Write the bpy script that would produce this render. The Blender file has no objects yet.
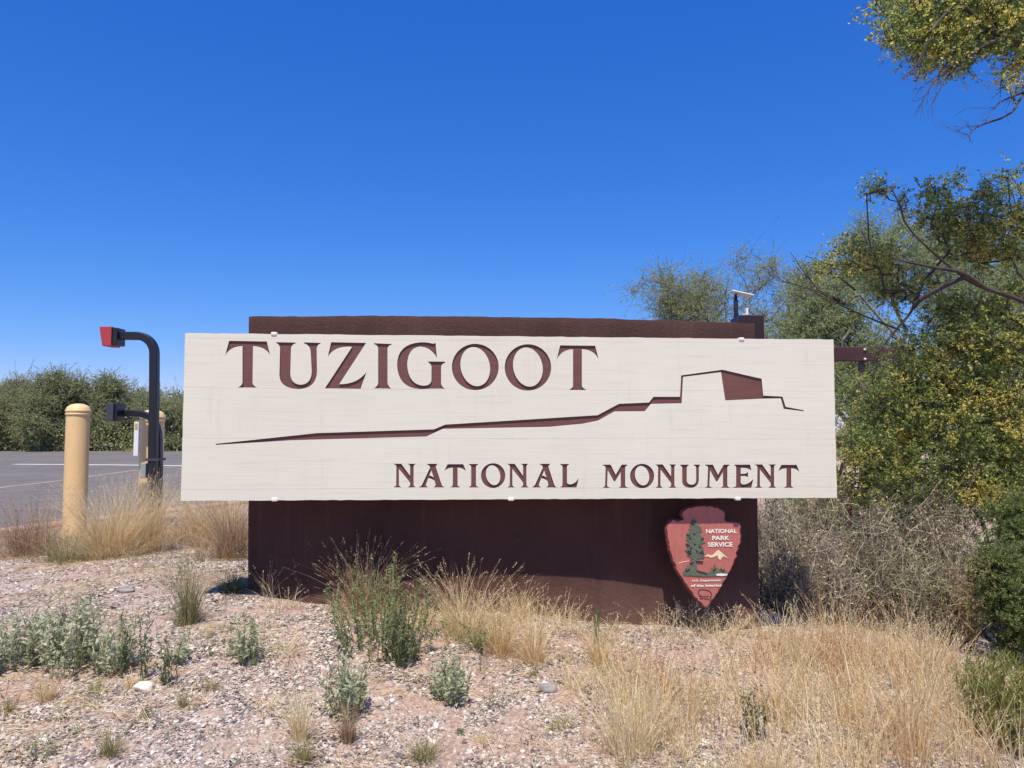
import bpy, math, random
import numpy as np
from mathutils import Vector, Matrix
rng = np.random.default_rng(7)
random.seed(7)
S = bpy.context.scene
COL = S.collection

# ------------------------------------------------------------------ camera
F_PX, PITCH, ROLL, EYE = 773.0, 0.0567, 0.0017, 1.6
cam_d = bpy.data.cameras.new('camera')
cam_d.sensor_width = 36.0
cam_d.lens = 36.0 * F_PX / 1024.0
cam_d.clip_end = 2000.0
cam_d.clip_start = 0.05
cam = bpy.data.objects.new('camera', cam_d)
COL.objects.link(cam)
CF = np.array([0, math.cos(PITCH), math.sin(PITCH)])
R0 = np.array([1.0, 0, 0]); U0 = np.cross(R0, CF)
CR = math.cos(ROLL) * R0 + math.sin(ROLL) * U0
CU = -math.sin(ROLL) * R0 + math.cos(ROLL) * U0
CP = np.array([0, 0, EYE])
m = Matrix.Identity(4)
for i in range(3):
    m[i][0], m[i][1], m[i][2], m[i][3] = CR[i], CU[i], -CF[i], CP[i]
cam.matrix_world = m
S.camera = cam

# ------------------------------------------------------------------ sky and sun
SUN_EL, SUN_AZ = math.radians(64.3), math.radians(6.0)    # azimuth: behind the camera, a little to the left
world = bpy.data.worlds.new('World'); S.world = world
world.use_nodes = True
wn = world.node_tree; wn.nodes.clear()
sky = wn.nodes.new('ShaderNodeTexSky'); sky.sky_type = 'NISHITA'; sky.sun_disc = False
sky.sun_elevation = SUN_EL
sky.sun_rotation = math.pi + SUN_AZ
sky.altitude = 1000; sky.air_density = 1.0; sky.dust_density = 0.2; sky.ozone_density = 3.0
hs = wn.nodes.new('ShaderNodeHueSaturation'); hs.inputs['Saturation'].default_value = 1.22; hs.inputs['Value'].default_value = 1.0
bg = wn.nodes.new('ShaderNodeBackground'); bg.inputs['Strength'].default_value = 0.12
wo = wn.nodes.new('ShaderNodeOutputWorld')
wn.links.new(sky.outputs[0], hs.inputs['Color']); tint = wn.nodes.new('ShaderNodeMix'); tint.data_type = 'RGBA'; tint.blend_type = 'MULTIPLY'; tint.inputs['Factor'].default_value = 1.0; tint.inputs['B'].default_value = (.48, .80, 1.26, 1)
wn.links.new(hs.outputs[0], tint.inputs['A'])
sepc = wn.nodes.new('ShaderNodeSeparateColor'); comb = wn.nodes.new('ShaderNodeCombineColor'); wn.links.new(tint.outputs['Result'], sepc.inputs[0])
SE = .1379                                  # background strength x exposure: the curves below act on what is seen
for ch_, (g_c, A_c) in enumerate(((1.19, 1.62), (.856, .786), (.57, .894))):
    m1 = wn.nodes.new('ShaderNodeMath'); m1.operation = 'MULTIPLY'; m1.inputs[1].default_value = SE; wn.links.new(sepc.outputs[ch_], m1.inputs[0])
    m2 = wn.nodes.new('ShaderNodeMath'); m2.operation = 'POWER'; m2.inputs[1].default_value = g_c; wn.links.new(m1.outputs[0], m2.inputs[0])
    m3 = wn.nodes.new('ShaderNodeMath'); m3.operation = 'MULTIPLY'; m3.inputs[1].default_value = A_c / SE; wn.links.new(m2.outputs[0], m3.inputs[0]); wn.links.new(m3.outputs[0], comb.inputs[ch_])
wn.links.new(comb.outputs[0], bg.inputs['Color']); wn.links.new(bg.outputs[0], wo.inputs['Surface'])
sun_d = bpy.data.lights.new('sun', 'SUN'); sun_d.energy = 5.0; sun_d.angle = math.radians(0.5); sun_d.color = (1.0, 0.915, 0.755)
sun = bpy.data.objects.new('sun', sun_d); COL.objects.link(sun)
sd = Vector((-math.sin(SUN_AZ) * math.cos(SUN_EL), -math.cos(SUN_AZ) * math.cos(SUN_EL), math.sin(SUN_EL)))
sun.rotation_euler = sd.to_track_quat('Z', 'Y').to_euler()
sun.location = (0, 0, 20)
vs = S.view_settings
vs.view_transform = 'Standard'; vs.look = 'None'; vs.exposure = 0.20; vs.gamma = 1.0; vs.use_curve_mapping = False
S.render.resolution_x = 1024; S.render.resolution_y = 768

# ------------------------------------------------------------------ pixel helpers (a photo point taken to a real distance)
def ray(px, py):
    return CF + CR * (px - 512) / F_PX + CU * (384 - py) / F_PX
def at(px, py, Y):
    d = ray(px, py); return CP + d * (Y / d[1])

# ------------------------------------------------------------------ terrain height
KERB = np.array([[-9.0, -6.0], [-6.6, 3.0], [-5.0, 7.4], [-4.15, 9.5], [-2.4, 13.0], [1.0, 18.0], [8.0, 26.0], [20.0, 33.0], [60.0, 36.8]])
def smooth(a, b, x):
    t = np.clip((x - a) / (b - a), 0, 1); return t * t * (3 - 2 * t)
def kerb_dist(x, y):
    """signed distance to the kerb line, positive on the road side"""
    x = np.asarray(x, float); y = np.asarray(y, float)
    best = np.full(x.shape, 1e9); sg = np.ones(x.shape)
    for a, b in zip(KERB[:-1], KERB[1:]):
        d = b - a; L2 = d @ d
        t = np.clip(((x - a[0]) * d[0] + (y - a[1]) * d[1]) / L2, 0, 1)
        qx = x - (a[0] + t * d[0]); qy = y - (a[1] + t * d[1])
        dist = np.hypot(qx, qy); cr = d[0] * qy - d[1] * qx
        u = dist < best
        best = np.where(u, dist, best); sg = np.where(u, np.where(cr > 0, 1, -1), sg)
    return best * sg
def ground_z(x, y):
    x = np.asarray(x, float); y = np.asarray(y, float)
    prof = np.interp(y, [0, 1.5, 2.5, 3.2, 4.0, 4.75, 5.5, 7.5, 9.5, 14, 25, 400], [-.72, -.52, -.33, -.215, -.09, 0.0, .02, -.05, -.06, -.1, -.2, -.2])
    xx = np.clip(x, -1.6, 5.5)
    z = 0.47 - 0.088 * xx + prof
    z = z - 0.22 * smooth(1.7, 3.2, x) * smooth(4.2, 6.5, y)
    z = z + 0.012 * np.sin(x * 3.1 + y * 1.7) + 0.010 * np.sin(x * 7.3 - y * 5.1) * np.clip(1, 0, 1)
    kd = kerb_dist(x, y)
    edge = smooth(-1.2, -0.10, kd)
    z = z * (1 - edge) + 0.575 * edge
    z = np.where(kd > 0.06, 0.40, z)
    far = smooth(36.9, 38.0, y) * (kd > 0)
    z = z + far * 0.1
    return z
def gp(px, py):
    """where the ray through a photo point meets the ground"""
    d = ray(px, py)
    t = np.linspace(1.5, 60, 6000); P = CP + d * t[:, None]
    g = ground_z(P[:, 0], P[:, 1])
    i = np.argmax(P[:, 2] < g)
    return P[i]

# ------------------------------------------------------------------ object helpers
def tag(o, label=None, cat=None, group=None, kind=None):
    if label: o['label'] = label
    if cat: o['category'] = cat
    if group: o['group'] = group
    if kind: o['kind'] = kind
    return o
def empty(name, loc=(0, 0, 0), rz=0.0):
    o = bpy.data.objects.new(name, None); COL.objects.link(o)
    o.location = loc; o.rotation_euler = (0, 0, rz); o.empty_display_size = .1
    return o
def link_mesh(name, me, mat, parent=None, smooth_=False):
    o = bpy.data.objects.new(name, me); COL.objects.link(o)
    if mat is not None:
        for mm in (mat if isinstance(mat, (list, tuple)) else [mat]): me.materials.append(mm)
    me.polygons.foreach_set('use_smooth', [bool(smooth_)] * len(me.polygons))
    if parent is not None: o.parent = parent
    return o
def np_mesh(name, V, F, mat, parent=None, origin=None, smooth_=False):
    """V (n,3), F (m,k) constant-size faces, or a list of such arrays"""
    V = np.asarray(V, np.float32)
    if origin is not None: V = V - np.asarray(origin, np.float32)
    Fs = F if isinstance(F, list) else [F]
    Fs = [f for f in Fs if len(f)]
    loops = np.concatenate([f.ravel() for f in Fs]).astype(np.int32)
    tot = np.concatenate([np.full(len(f), f.shape[1]) for f in Fs]).astype(np.int32)
    st = np.concatenate([[0], np.cumsum(tot)[:-1]]).astype(np.int32)
    me = bpy.data.meshes.new(name)
    me.vertices.add(len(V)); me.vertices.foreach_set('co', V.ravel())
    me.loops.add(len(loops)); me.loops.foreach_set('vertex_index', loops)
    me.polygons.add(len(tot)); me.polygons.foreach_set('loop_start', st); me.polygons.foreach_set('loop_total', tot)
    me.update(calc_edges=True)
    return link_mesh(name, me, mat, parent, smooth_)
class Acc:
    """collects numpy pieces into one mesh"""
    def __init__(s): s.V = []; s.F = {}; s.n = 0
    def add(s, V, F):
        V = np.asarray(V, float).reshape(-1, 3); F = np.asarray(F)
        s.V.append(V); s.F.setdefault(F.shape[1], []).append(F + s.n); s.n += len(V)
    def build(s, name, mat, parent=None, origin=None, smooth_=False):
        return np_mesh(name, np.concatenate(s.V), [np.concatenate(f) for f in s.F.values()], mat, parent, origin, smooth_)
def tubes(P, R, sides=4, cap=False):
    """P (N,K,3) paths, R (N,K) radii -> vertices, quads"""
    P = np.asarray(P, float); R = np.asarray(R, float)
    N, K, _ = P.shape
    T = np.gradient(P, axis=1); T /= np.linalg.norm(T, axis=2, keepdims=True) + 1e-9
    up = np.where(np.abs(T[..., 2:3]) > .9, np.array([1., 0, 0]), np.array([0, 0, 1.]))
    A = np.cross(T, up); A /= np.linalg.norm(A, axis=2, keepdims=True) + 1e-9
    B = np.cross(T, A)
    th = np.arange(sides) / sides * 2 * np.pi
    V = P[:, :, None] + R[:, :, None, None] * (np.cos(th)[None, None, :, None] * A[:, :, None] + np.sin(th)[None, None, :, None] * B[:, :, None])
    idx = np.arange(N * K * sides).reshape(N, K, sides)
    a = idx[:, :-1]; b = idx[:, 1:]
    F = np.stack([a, np.roll(a, -1, 2), np.roll(b, -1, 2), b], -1).reshape(-1, 4)
    return V.reshape(-1, 3), F
def leaves(C, D, Nn, L, W):
    """kite leaves: base C, direction D, normal Nn, length L, width W"""
    D = D / (np.linalg.norm(D, axis=1, keepdims=True) + 1e-9)
    Sd = np.cross(D, Nn); Sd /= np.linalg.norm(Sd, axis=1, keepdims=True) + 1e-9
    N2 = np.cross(Sd, D)
    L = np.broadcast_to(L, len(C))[:, None]; W = np.broadcast_to(W, len(C))[:, None]
    V = np.stack([C, C + D * L * .45 + Sd * W * .5 + N2 * W * .12, C + D * L, C + D * L * .45 - Sd * W * .5 + N2 * W * .12], 1).reshape(-1, 3)
    return V, np.arange(len(V)).reshape(-1, 4)
def rdir(n, up=0.0):
    v = rng.normal(size=(n, 3)); v /= np.linalg.norm(v, axis=1, keepdims=True)
    v[:, 2] += up; return v / np.linalg.norm(v, axis=1, keepdims=True)
def box(x0, x1, y0, y1, z0, z1):
    V = np.array([[x, y, z] for x in (x0, x1) for y in (y0, y1) for z in (z0, z1)], float)
    F = np.array([[0, 1, 3, 2], [4, 6, 7, 5], [0, 4, 5, 1], [2, 3, 7, 6], [0, 2, 6, 4], [1, 5, 7, 3]])
    return V, F
def add_bevel(o, w, seg=2):
    b = o.modifiers.new('bevel', 'BEVEL'); b.width = w; b.segments = seg; b.limit_method = 'ANGLE'
    return o
def lathe(prof, n=40):
    prof = np.array(prof, float); th = np.arange(n) / n * 2 * np.pi
    V = np.stack([prof[:, None, 0] * np.cos(th), prof[:, None, 0] * np.sin(th), np.repeat(prof[:, None, 1], n, 1)], -1).reshape(-1, 3)
    i = np.arange(len(prof) * n).reshape(len(prof), n)
    F = np.stack([i[:-1], np.roll(i[:-1], -1, 1), np.roll(i[1:], -1, 1), i[1:]], -1).reshape(-1, 4)
    return V, F
def curve_shape(loops, depth, name='shape'):
    """filled 2-D loops (even-odd) in the local XY plane, extruded by depth; returns a mesh"""
    cu = bpy.data.curves.new(name, 'CURVE'); cu.dimensions = '2D'; cu.fill_mode = 'BOTH'; cu.extrude = depth / 2
    for lp in loops:
        sp = cu.splines.new('POLY'); sp.points.add(len(lp) - 1)
        for k, p in enumerate(lp): sp.points[k].co = (p[0], p[1], 0, 1)
        sp.use_cyclic_u = True
    ob = bpy.data.objects.new(name, cu); COL.objects.link(ob)
    dg = bpy.context.evaluated_depsgraph_get(); dg.update()
    me = bpy.data.meshes.new_from_object(ob.evaluated_get(dg))
    bpy.data.objects.remove(ob); bpy.data.curves.remove(cu)
    return me

# ------------------------------------------------------------------ materials
class NT:
    def __init__(s, name):
        s.m = bpy.data.materials.new(name); s.m.use_nodes = True; s.t = s.m.node_tree; s.t.nodes.clear()
        s.out = s.n('ShaderNodeOutputMaterial'); s.b = s.n('ShaderNodeBsdfPrincipled'); s.l(s.b.outputs[0], s.out.inputs['Surface'])
    def n(s, ty, **k):
        x = s.t.nodes.new(ty)
        for a, b in k.items(): setattr(x, a, b)
        return x
    def l(s, a, b): s.t.links.new(a, b)
    def coord(s, out='Object', scale=(1, 1, 1)):
        tc = s.n('ShaderNodeTexCoord'); mp = s.n('ShaderNodeMapping'); mp.inputs['Scale'].default_value = scale
        s.l(tc.outputs[out], mp.inputs[0]); return mp.outputs[0]
    def noise(s, vec, scale, detail=6, rough=.55):
        x = s.n('ShaderNodeTexNoise'); x.inputs['Scale'].default_value = scale; x.inputs['Detail'].default_value = detail; x.inputs['Roughness'].default_value = rough
        s.l(vec, x.inputs['Vector']); return x.outputs['Fac']
    def ramp(s, fac, stops, interp='LINEAR'):
        x = s.n('ShaderNodeValToRGB'); x.color_ramp.interpolation = interp
        e = x.color_ramp.elements
        while len(e) < len(stops): e.new(.5)
        for k, (p, c) in enumerate(stops):
            e[k].position = p; e[k].color = (c[0], c[1], c[2], 1) if hasattr(c, '__len__') else (c, c, c, 1)
        s.l(fac, x.inputs[0]); return x.outputs[0]
    def mix(s, fac, a, b, mode='MIX'):
        x = s.n('ShaderNodeMix', data_type='RGBA', blend_type=mode)
        for sock, v in ((x.inputs['Factor'], fac), (x.inputs['A'], a), (x.inputs['B'], b)):
            if hasattr(v, 'is_linked'): s.l(v, sock)
            elif hasattr(v, '__len__'): sock.default_value = (*v, 1)
            else: sock.default_value = v
        return x.outputs['Result']
    def color(s, c):
        if hasattr(c, 'is_linked'): s.l(c, s.b.inputs['Base Color'])
        else: s.b.inputs['Base Color'].default_value = (*c, 1)
    def bump(s, h, strength, dist=.01):
        x = s.n('ShaderNodeBump'); x.inputs['Strength'].default_value = strength; x.inputs['Distance'].default_value = dist
        s.l(h, x.inputs['Height']); s.l(x.outputs[0], s.b.inputs['Normal'])
    def rough(s, v): s.b.inputs['Roughness'].default_value = v
def m_flat(name, col, rough=.6, var=.12, nscale=6., bump=.0, spec=.5, bscale=60):
    t = NT(name); v = t.coord()
    f = t.noise(v, nscale)
    a = tuple(c * (1 - var) for c in col); b = tuple(min(1, c * (1 + var)) for c in col)
    t.color(t.ramp(f, [(.3, a), (.7, b)])); t.rough(rough); t.b.inputs['Specular IOR Level'].default_value = spec
    if bump: t.bump(t.noise(v, bscale, 4), bump, .004)
    return t.m
def m_leaf(name, stops, trans=.35, clump=None, clump_scale=2.0, rough=.55):
    """stops: colours picked per leaf; clump: colour mixed in by patches through the crown"""
    t = NT(name); g = t.n('ShaderNodeNewGeometry')
    c = t.ramp(g.outputs['Random Per Island'], stops)
    if clump is not None:
        v = t.coord('Object'); f = t.noise(v, clump_scale, 3)
        ad = t.n('ShaderNodeMath', operation='MULTIPLY_ADD'); ad.inputs[1].default_value = .28; t.l(g.outputs['Random Per Island'], ad.inputs[0]); t.l(f, ad.inputs[2])
        k = t.ramp(ad.outputs[0], [(clump[1], 0), (clump[1] + .10, 1)])
        c = t.mix(k, c, clump[0])
    t.color(c); t.rough(rough); t.b.inputs['Specular IOR Level'].default_value = .3
    tr = t.n('ShaderNodeBsdfTranslucent'); t.l(c, tr.inputs[0])
    mx = t.n('ShaderNodeMixShader'); mx.inputs[0].default_value = trans
    t.l(t.b.outputs[0], mx.inputs[1]); t.l(tr.outputs[0], mx.inputs[2]); t.l(mx.outputs[0], t.out.inputs['Surface'])
    return t.m
M = {}
# stucco: brown painted masonry
t = NT('brown_stucco'); v = t.coord(); f = t.noise(v, 3.0, 8)
vz = t.coord('Object', (14, 14, 1.0)); st = t.noise(vz, 1.6, 5)
c = t.ramp(f, [(.3, (.056, .021, .016)), (.7, (.084, .034, .026))])
c = t.mix(t.ramp(st, [(.55, 0), (.75, .35)]), c, (.135, .064, .054))
sp = t.n('ShaderNodeSeparateXYZ'); t.l(v, sp.inputs[0]); nd_ = t.noise(t.coord('Object', (1, 1, .6)), 7, 6, .7)
mm = t.n('ShaderNodeMath', operation='MULTIPLY_ADD'); mm.inputs[1].default_value = .30; t.l(nd_, mm.inputs[0]); t.l(sp.outputs['Z'], mm.inputs[2])
c = t.mix(t.ramp(mm.outputs[0], [(.58, .5), (.86, 0)]), c, (.20, .115, .085))      # soil splashed on the foot of the wall
bl = t.noise(v, 26, 6, .7); c = t.mix(t.ramp(bl, [(.62, 0), (.70, .35)]), c, (.17, .09, .075))
t.color(c); t.rough(.85); t.bump(t.noise(v, 55, 6, .7), .7, .008); M['stucco'] = t.m
# painted board: white paint over horizontal wood grain with board joints
t = NT('white_painted_board')
vg = t.coord('Object', (1.1, 1, 34)); g1 = t.noise(vg, 2.2, 8, .62)
vg2 = t.coord('Object', (3.2, 1, 150)); g2 = t.noise(vg2, 1.0, 5, .6)
vb = t.coord('Object', (.55, 1, .9)); g3 = t.noise(vb, 1.6, 4)
c = t.ramp(g3, [(.3, (.662, .64, .52)), (.7, (.702, .685, .575))])
c = t.mix(t.ramp(g1, [(.52, 0), (.75, .55)]), c, (.54, .50, .40))
c = t.mix(t.ramp(g1, [(.25, .75), (.40, 0)]), c, (.75, .735, .66))
vc = t.coord('Object', (.8, 1, 26)); g4 = t.noise(vc, 3.1, 6, .75)
c = t.mix(t.ramp(g4, [(.665, 0), (.70, .85)]), c, (.44, .36, .29))        # cracks along the grain
dv = t.noise(t.coord('Object', (9, 1, .55)), 2.4, 6, .7); du_ = t.noise(t.coord('Object', (1.4, 1, 2.2)), 2.0, 4)
c = t.mix(t.mix(1.0, t.ramp(dv, [(.55, 0), (.72, .38)]), t.ramp(du_, [(.4, 0), (.6, 1)]), 'MULTIPLY'), c, (.50, .44, .35))      # drip stains
pk = t.noise(t.coord('Object', (16, 1, 60)), 1.3, 5, .7); c = t.mix(t.ramp(pk, [(.72, 0), (.74, .6)]), c, (.40, .33, .26))      # flaked paint
tc = t.n('ShaderNodeTexCoord'); sx = t.n('ShaderNodeSeparateXYZ'); t.l(tc.outputs['Object'], sx.inputs[0])
md = t.n('ShaderNodeMath', operation='PINGPONG'); md.inputs[1].default_value = .285 / 2
ad = t.n('ShaderNodeMath', operation='ADD'); ad.inputs[1].default_value = 1.03; t.l(sx.outputs['Z'], ad.inputs[0]); t.l(ad.outputs[0], md.inputs[0])
jn = t.ramp(md.outputs[0], [(0, 1), (.0035, 0)])
jb = t.noise(t.coord('Object', (1.3, 1, 1.5)), 1.5, 3); jj = t.mix(1.0, jn, t.ramp(jb, [(.40, .04), (.62, .5)]), 'MULTIPLY')
c = t.mix(jj, c, (.42, .35, .29))
t.color(c); t.rough(.55)
hm = t.mix(.5, g1, g2); hm2 = t.mix(.3, hm, jn, 'SUBTRACT'); t.bump(hm2, .35, .003); M['board'] = t.m
t = NT('brown_letter_paint'); f = t.noise(t.coord('Object', (3, 1, 60)), 1.5, 6, .65)
t.color(t.ramp(f, [(.35, (.125, .046, .037)), (.65, (.165, .066, .052))])); t.rough(.6); t.bump(f, .3, .002); M['letter'] = t.m
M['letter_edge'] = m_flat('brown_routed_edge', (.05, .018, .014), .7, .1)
M['clip'] = m_flat('white_clip', (.75, .72, .68), .5)
t = NT('terracotta_face'); v = t.coord('Object', (1, 1, .25)); f = t.noise(v, 40, 5)
t.color(t.ramp(f, [(.3, (.39, .115, .092)), (.7, (.47, .155, .125))])); t.rough(.6); t.bump(f, .3, .003); M['terra'] = t.m
M['terra_dark'] = m_flat('terracotta_chipped_edge', (.17, .045, .04), .7, .3, 40, .4)
M['emb_green'] = m_flat('emblem_green', (.10, .125, .085), .6, .25, 60)
M['emb_dark'] = m_flat('emblem_dark', (.02, .02, .017), .7)
M['emb_white'] = m_flat('emblem_white', (.82, .78, .70), .5, .05)
M['emb_cream'] = m_flat('emblem_cream', (.78, .66, .42), .5, .05)
t = NT('tan_bollard_paint'); v = t.coord('Object', (1, 1, .35)); f = t.noise(v, 5, 6)
c = t.ramp(f, [(.3, (.74, .51, .235)), (.7, (.80, .57, .28))])
c = t.mix(t.ramp(t.noise(t.coord(), 18, 6), [(.66, 0), (.74, .5)]), c, (.42, .29, .15))
t.color(c); t.rough(.38); M['tan'] = t.m
M['black'] = m_flat('black_powder_coat', (.012, .013, .018), .38, .2, 8, .1)
M['dark_grey'] = m_flat('dark_grey_housing', (.05, .055, .07), .5, .2, 20, .1)
M['red'] = m_flat('red_hood', (.40, .045, .055), .45, .12, 12)
M['conduit'] = m_flat('grey_conduit_box', (.30, .33, .33), .5, .08)
M['maroon'] = m_flat('maroon_steel', (.065, .024, .022), .5, .2, 6, .1)
M['maroon_dark'] = m_flat('dark_maroon_housing', (.02, .006, .007), .5, .2, 6, .1)
M['white'] = m_flat('white_plastic', (.78, .77, .74), .45, .04)
M['yellow_refl'] = m_flat('yellow_reflector', (.55, .38, .04), .3, .05)
M['rust'] = m_flat('rusty_steel', (.17, .045, .028), .8, .4, 25, .4)
t = NT('asphalt'); v = t.coord('Object'); f = t.noise(v, .35, 6); f2 = t.noise(v, 130, 3); f3 = t.noise(v, 2.6, 5)
c = t.ramp(f, [(.3, (.122, .106, .098)), (.7, (.166, .148, .136))])
c = t.mix(t.ramp(f2, [(.45, 0), (.65, .45)]), c, (.27, .25, .235))
c = t.mix(t.ramp(f3, [(.35, .4), (.5, 0)]), c, (.085, .078, .078))
t.color(c); t.rough(.9); t.bump(f2, .5, .01); M['asphalt'] = t.m
M['line_white'] = m_flat('white_road_paint', (.72, .70, .66), .6, .12, 3)
M['line_yellow'] = m_flat('worn_tan_road_paint', (.36, .27, .18), .7, .2, 3)
t = NT('kerb_red'); v = t.coord(); f = t.noise(v, 9, 6)
t.color(t.ramp(f, [(.35, (.36, .18, .14)), (.5, (.42, .23, .18)), (.62, (.50, .42, .35))])); t.rough(.85); t.bump(f, .3, .01); M['kerb'] = t.m
# soil: pink-red decomposed granite with pale patches and straw litter colour
t = NT('soil'); v = t.coord('Object'); f = t.noise(v, .9, 6); f2 = t.noise(v, 42, 6, .7); f3 = t.noise(v, 2.3, 5)
c = t.ramp(f, [(.32, (.42, .265, .195)), (.55, (.45, .30, .225)), (.75, (.47, .355, .27))])
c = t.mix(t.ramp(f3, [(.5, 0), (.66, .65)]), c, (.52, .38, .245))
c = t.mix(t.ramp(f2, [(.35, .6), (.55, 0)]), c, (.22, .14, .115))
vo = t.n('ShaderNodeTexVoronoi'); vo.inputs['Scale'].default_value = 75; t.l(v, vo.inputs['Vector'])
cs = t.ramp(vo.outputs['Color'], [(.2, (.20, .15, .15)), (.5, (.42, .30, .26)), (.8, (.58, .50, .46))])
c = t.mix(.45, c, cs)
t.color(c); t.rough(.95); h = t.mix(.5, f2, vo.outputs['Distance']); t.bump(h, .8, .02); M['soil'] = t.m
t = NT('crushed_gravel'); g = t.n('ShaderNodeNewGeometry')
c = t.ramp(g.outputs['Random Per Island'], [(0, (.085, .078, .078)), (.18, (.19, .168, .160)), (.34, (.35, .285, .245)), (.54, (.50, .395, .325)), (.74, (.55, .50, .45)), (.93, (.70, .67, .62)), (1, (.46, .28, .19))])
f = t.noise(t.coord(), 120, 3); c = t.mix(t.ramp(f, [(.35, .3), (.6, 0)]), c, (.2, .15, .14), 'MIX')
t.color(c); t.rough(.85); M['gravel'] = t.m
M['rock_white'] = m_flat('pale_rock', (.66, .60, .50), .8, .2, 14, .5)
M['rock_grey'] = m_flat('grey_rock', (.27, .25, .24), .85, .25, 20, .5)
M['bark'] = m_flat('dark_bark', (.062, .048, .042), .9, .45, 14, .7, bscale=40)
M['bark_grey'] = m_flat('grey_bark', (.17, .14, .12), .9, .35, 14, .6, bscale=40)
M['twig_grey'] = m_leaf('dry_grey_twig', [(0, (.17, .135, .10)), (.5, (.31, .25, .19)), (1, (.50, .42, .32))], .1)
M['straw'] = m_leaf('straw', [(0, (.50, .33, .15)), (.3, (.74, .56, .30)), (.65, (.88, .75, .47)), (1, (.94, .85, .61))], .5)
M['straw_pale'] = m_leaf('pale_straw', [(0, (.62, .49, .28)), (.5, (.84, .72, .46)), (1, (.92, .85, .64))], .5)
M['straw_brown'] = m_leaf('brown_straw', [(0, (.26, .17, .10)), (.5, (.44, .31, .19)), (1, (.58, .44, .28))], .3)
M['straw_green'] = m_leaf('greenish_straw', [(0, (.20, .21, .09)), (.5, (.34, .32, .15)), (1, (.56, .45, .24))], .35)
M['rust_grass'] = m_leaf('orange_dry_grass', [(0, (.40, .19, .09)), (.5, (.56, .31, .15)), (1, (.68, .45, .24))], .4)
M['sage'] = m_leaf('grey_green_leaf', [(0, (.30, .35, .20)), (.5, (.46, .50, .32)), (1, (.68, .68, .50))], .45)
M['bright_green'] = m_leaf('bright_green_leaf', [(0, (.15, .22, .08)), (.5, (.24, .32, .13)), (1, (.40, .46, .23))], .5)
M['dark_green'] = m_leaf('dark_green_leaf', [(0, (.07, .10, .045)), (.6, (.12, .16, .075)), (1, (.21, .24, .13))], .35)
M['near_leaf'] = m_leaf('near_tree_leaf', [(0, (.07, .125, .035)), (.22, (.18, .28, .08)), (.55, (.32, .42, .12)), (.84, (.53, .55, .18)), (1, (.82, .73, .26))], .60, ((.88, .74, .21), .67), 3.2)
M['near_leaf2'] = m_leaf('low_shrub_leaf', [(0, (.09, .15, .04)), (.5, (.22, .30, .085)), (1, (.42, .47, .16))], .56, ((.55, .45, .20), .74), 3.0)
M['bg_leaf'] = m_leaf('mesquite_leaf', [(0, (.22, .31, .11)), (.5, (.37, .46, .19)), (1, (.56, .60, .30))], .55)
M['far_leaf'] = m_leaf('far_mesquite_leaf', [(0, (.23, .28, .11)), (.5, (.38, .43, .18)), (1, (.55, .56, .27))], .52)
M['olive'] = m_leaf('olive_leaf', [(0, (.15, .18, .03)), (.5, (.24, .27, .05)), (1, (.36, .37, .10))], .4)

# ================================================================== SETTING
xs = np.unique(np.round(np.concatenate([np.linspace(-400, -30, 12), np.linspace(-30, -8, 30), np.arange(-8, 6.5, .09), np.linspace(6.5, 30, 30), np.linspace(30, 400, 12)]), 4))
ys = np.unique(np.round(np.concatenate([np.linspace(-60, 0, 10), np.linspace(0, 2, 8), np.arange(2, 14, .09), np.linspace(14, 50, 70), np.linspace(50, 500, 14)]), 4))
X, Y = np.meshgrid(xs, ys)
Z = ground_z(X, Y)
near = (np.abs(X) < 8) & (Y < 9) & (kerb_dist(X, Y) < -.2)
Z = Z + near * rng.normal(0, .004, Z.shape)
I = np.arange(X.size).reshape(X.shape)
g_ = np_mesh('ground', np.stack([X, Y, Z], -1).reshape(-1, 3), np.stack([I[:-1, :-1], I[:-1, 1:], I[1:, 1:], I[1:, :-1]], -1).reshape(-1, 4), M['soil'], smooth_=True)
tag(g_, kind='structure')

# road sheet on the far side of the kerb
a = Acc()
kk = KERB
L = np.array([[-120, p[1]] for p in kk[:]], float)
for i in range(len(kk) - 1):
    y0, y1 = kk[i][1], kk[i + 1][1]
    a.add([[kk[i][0], y0, .47], [kk[i + 1][0], y1, .47], [-120, y1, .47], [-120, y0, .47]], [[0, 1, 2, 3]])
road = a.build('road', M['asphalt']); tag(road, kind='structure')
# kerb: a solid strip following the kerb line
def strip(pts, w0, w1, z0, z1):
    pts = np.asarray(pts, float); T = np.gradient(pts, axis=0); T /= np.linalg.norm(T, axis=1, keepdims=True)
    Nn = np.stack([-T[:, 1], T[:, 0]], 1)
    A = pts + Nn * w0; B = pts + Nn * w1; n = len(pts)
    V = np.concatenate([np.c_[A, np.full(n, z0)], np.c_[A, np.full(n, z1)], np.c_[B, np.full(n, z1)], np.c_[B, np.full(n, z0)]])
    i = np.arange(n - 1); F = [np.stack([i + k * n, i + 1 + k * n, i + 1 + k2 * n, i + k2 * n], 1) for k, k2 in ((0, 1), (1, 2), (2, 3))]
    return V, np.concatenate(F)
def dense(pts, step):
    pts = np.asarray(pts, float); d = np.r_[0, np.cumsum(np.hypot(*np.diff(pts, axis=0).T))]
    s = np.arange(0, d[-1], step); out = np.stack([np.interp(s, d, pts[:, 0]), np.interp(s, d, pts[:, 1])], 1)
    for _ in range(3):
        o2 = out.copy(); o2[1:-1] = (out[:-2] + out[1:-1] * 2 + out[2:]) / 4; out = o2
    return out
kp = dense(KERB[:7], .5)
a = Acc(); a.add(*strip(kp, -.10, .12, .30, .615))
k_ = a.build('kerb', M['kerb']); tag(k_, kind='structure'); add_bevel(k_, .02)
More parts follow.
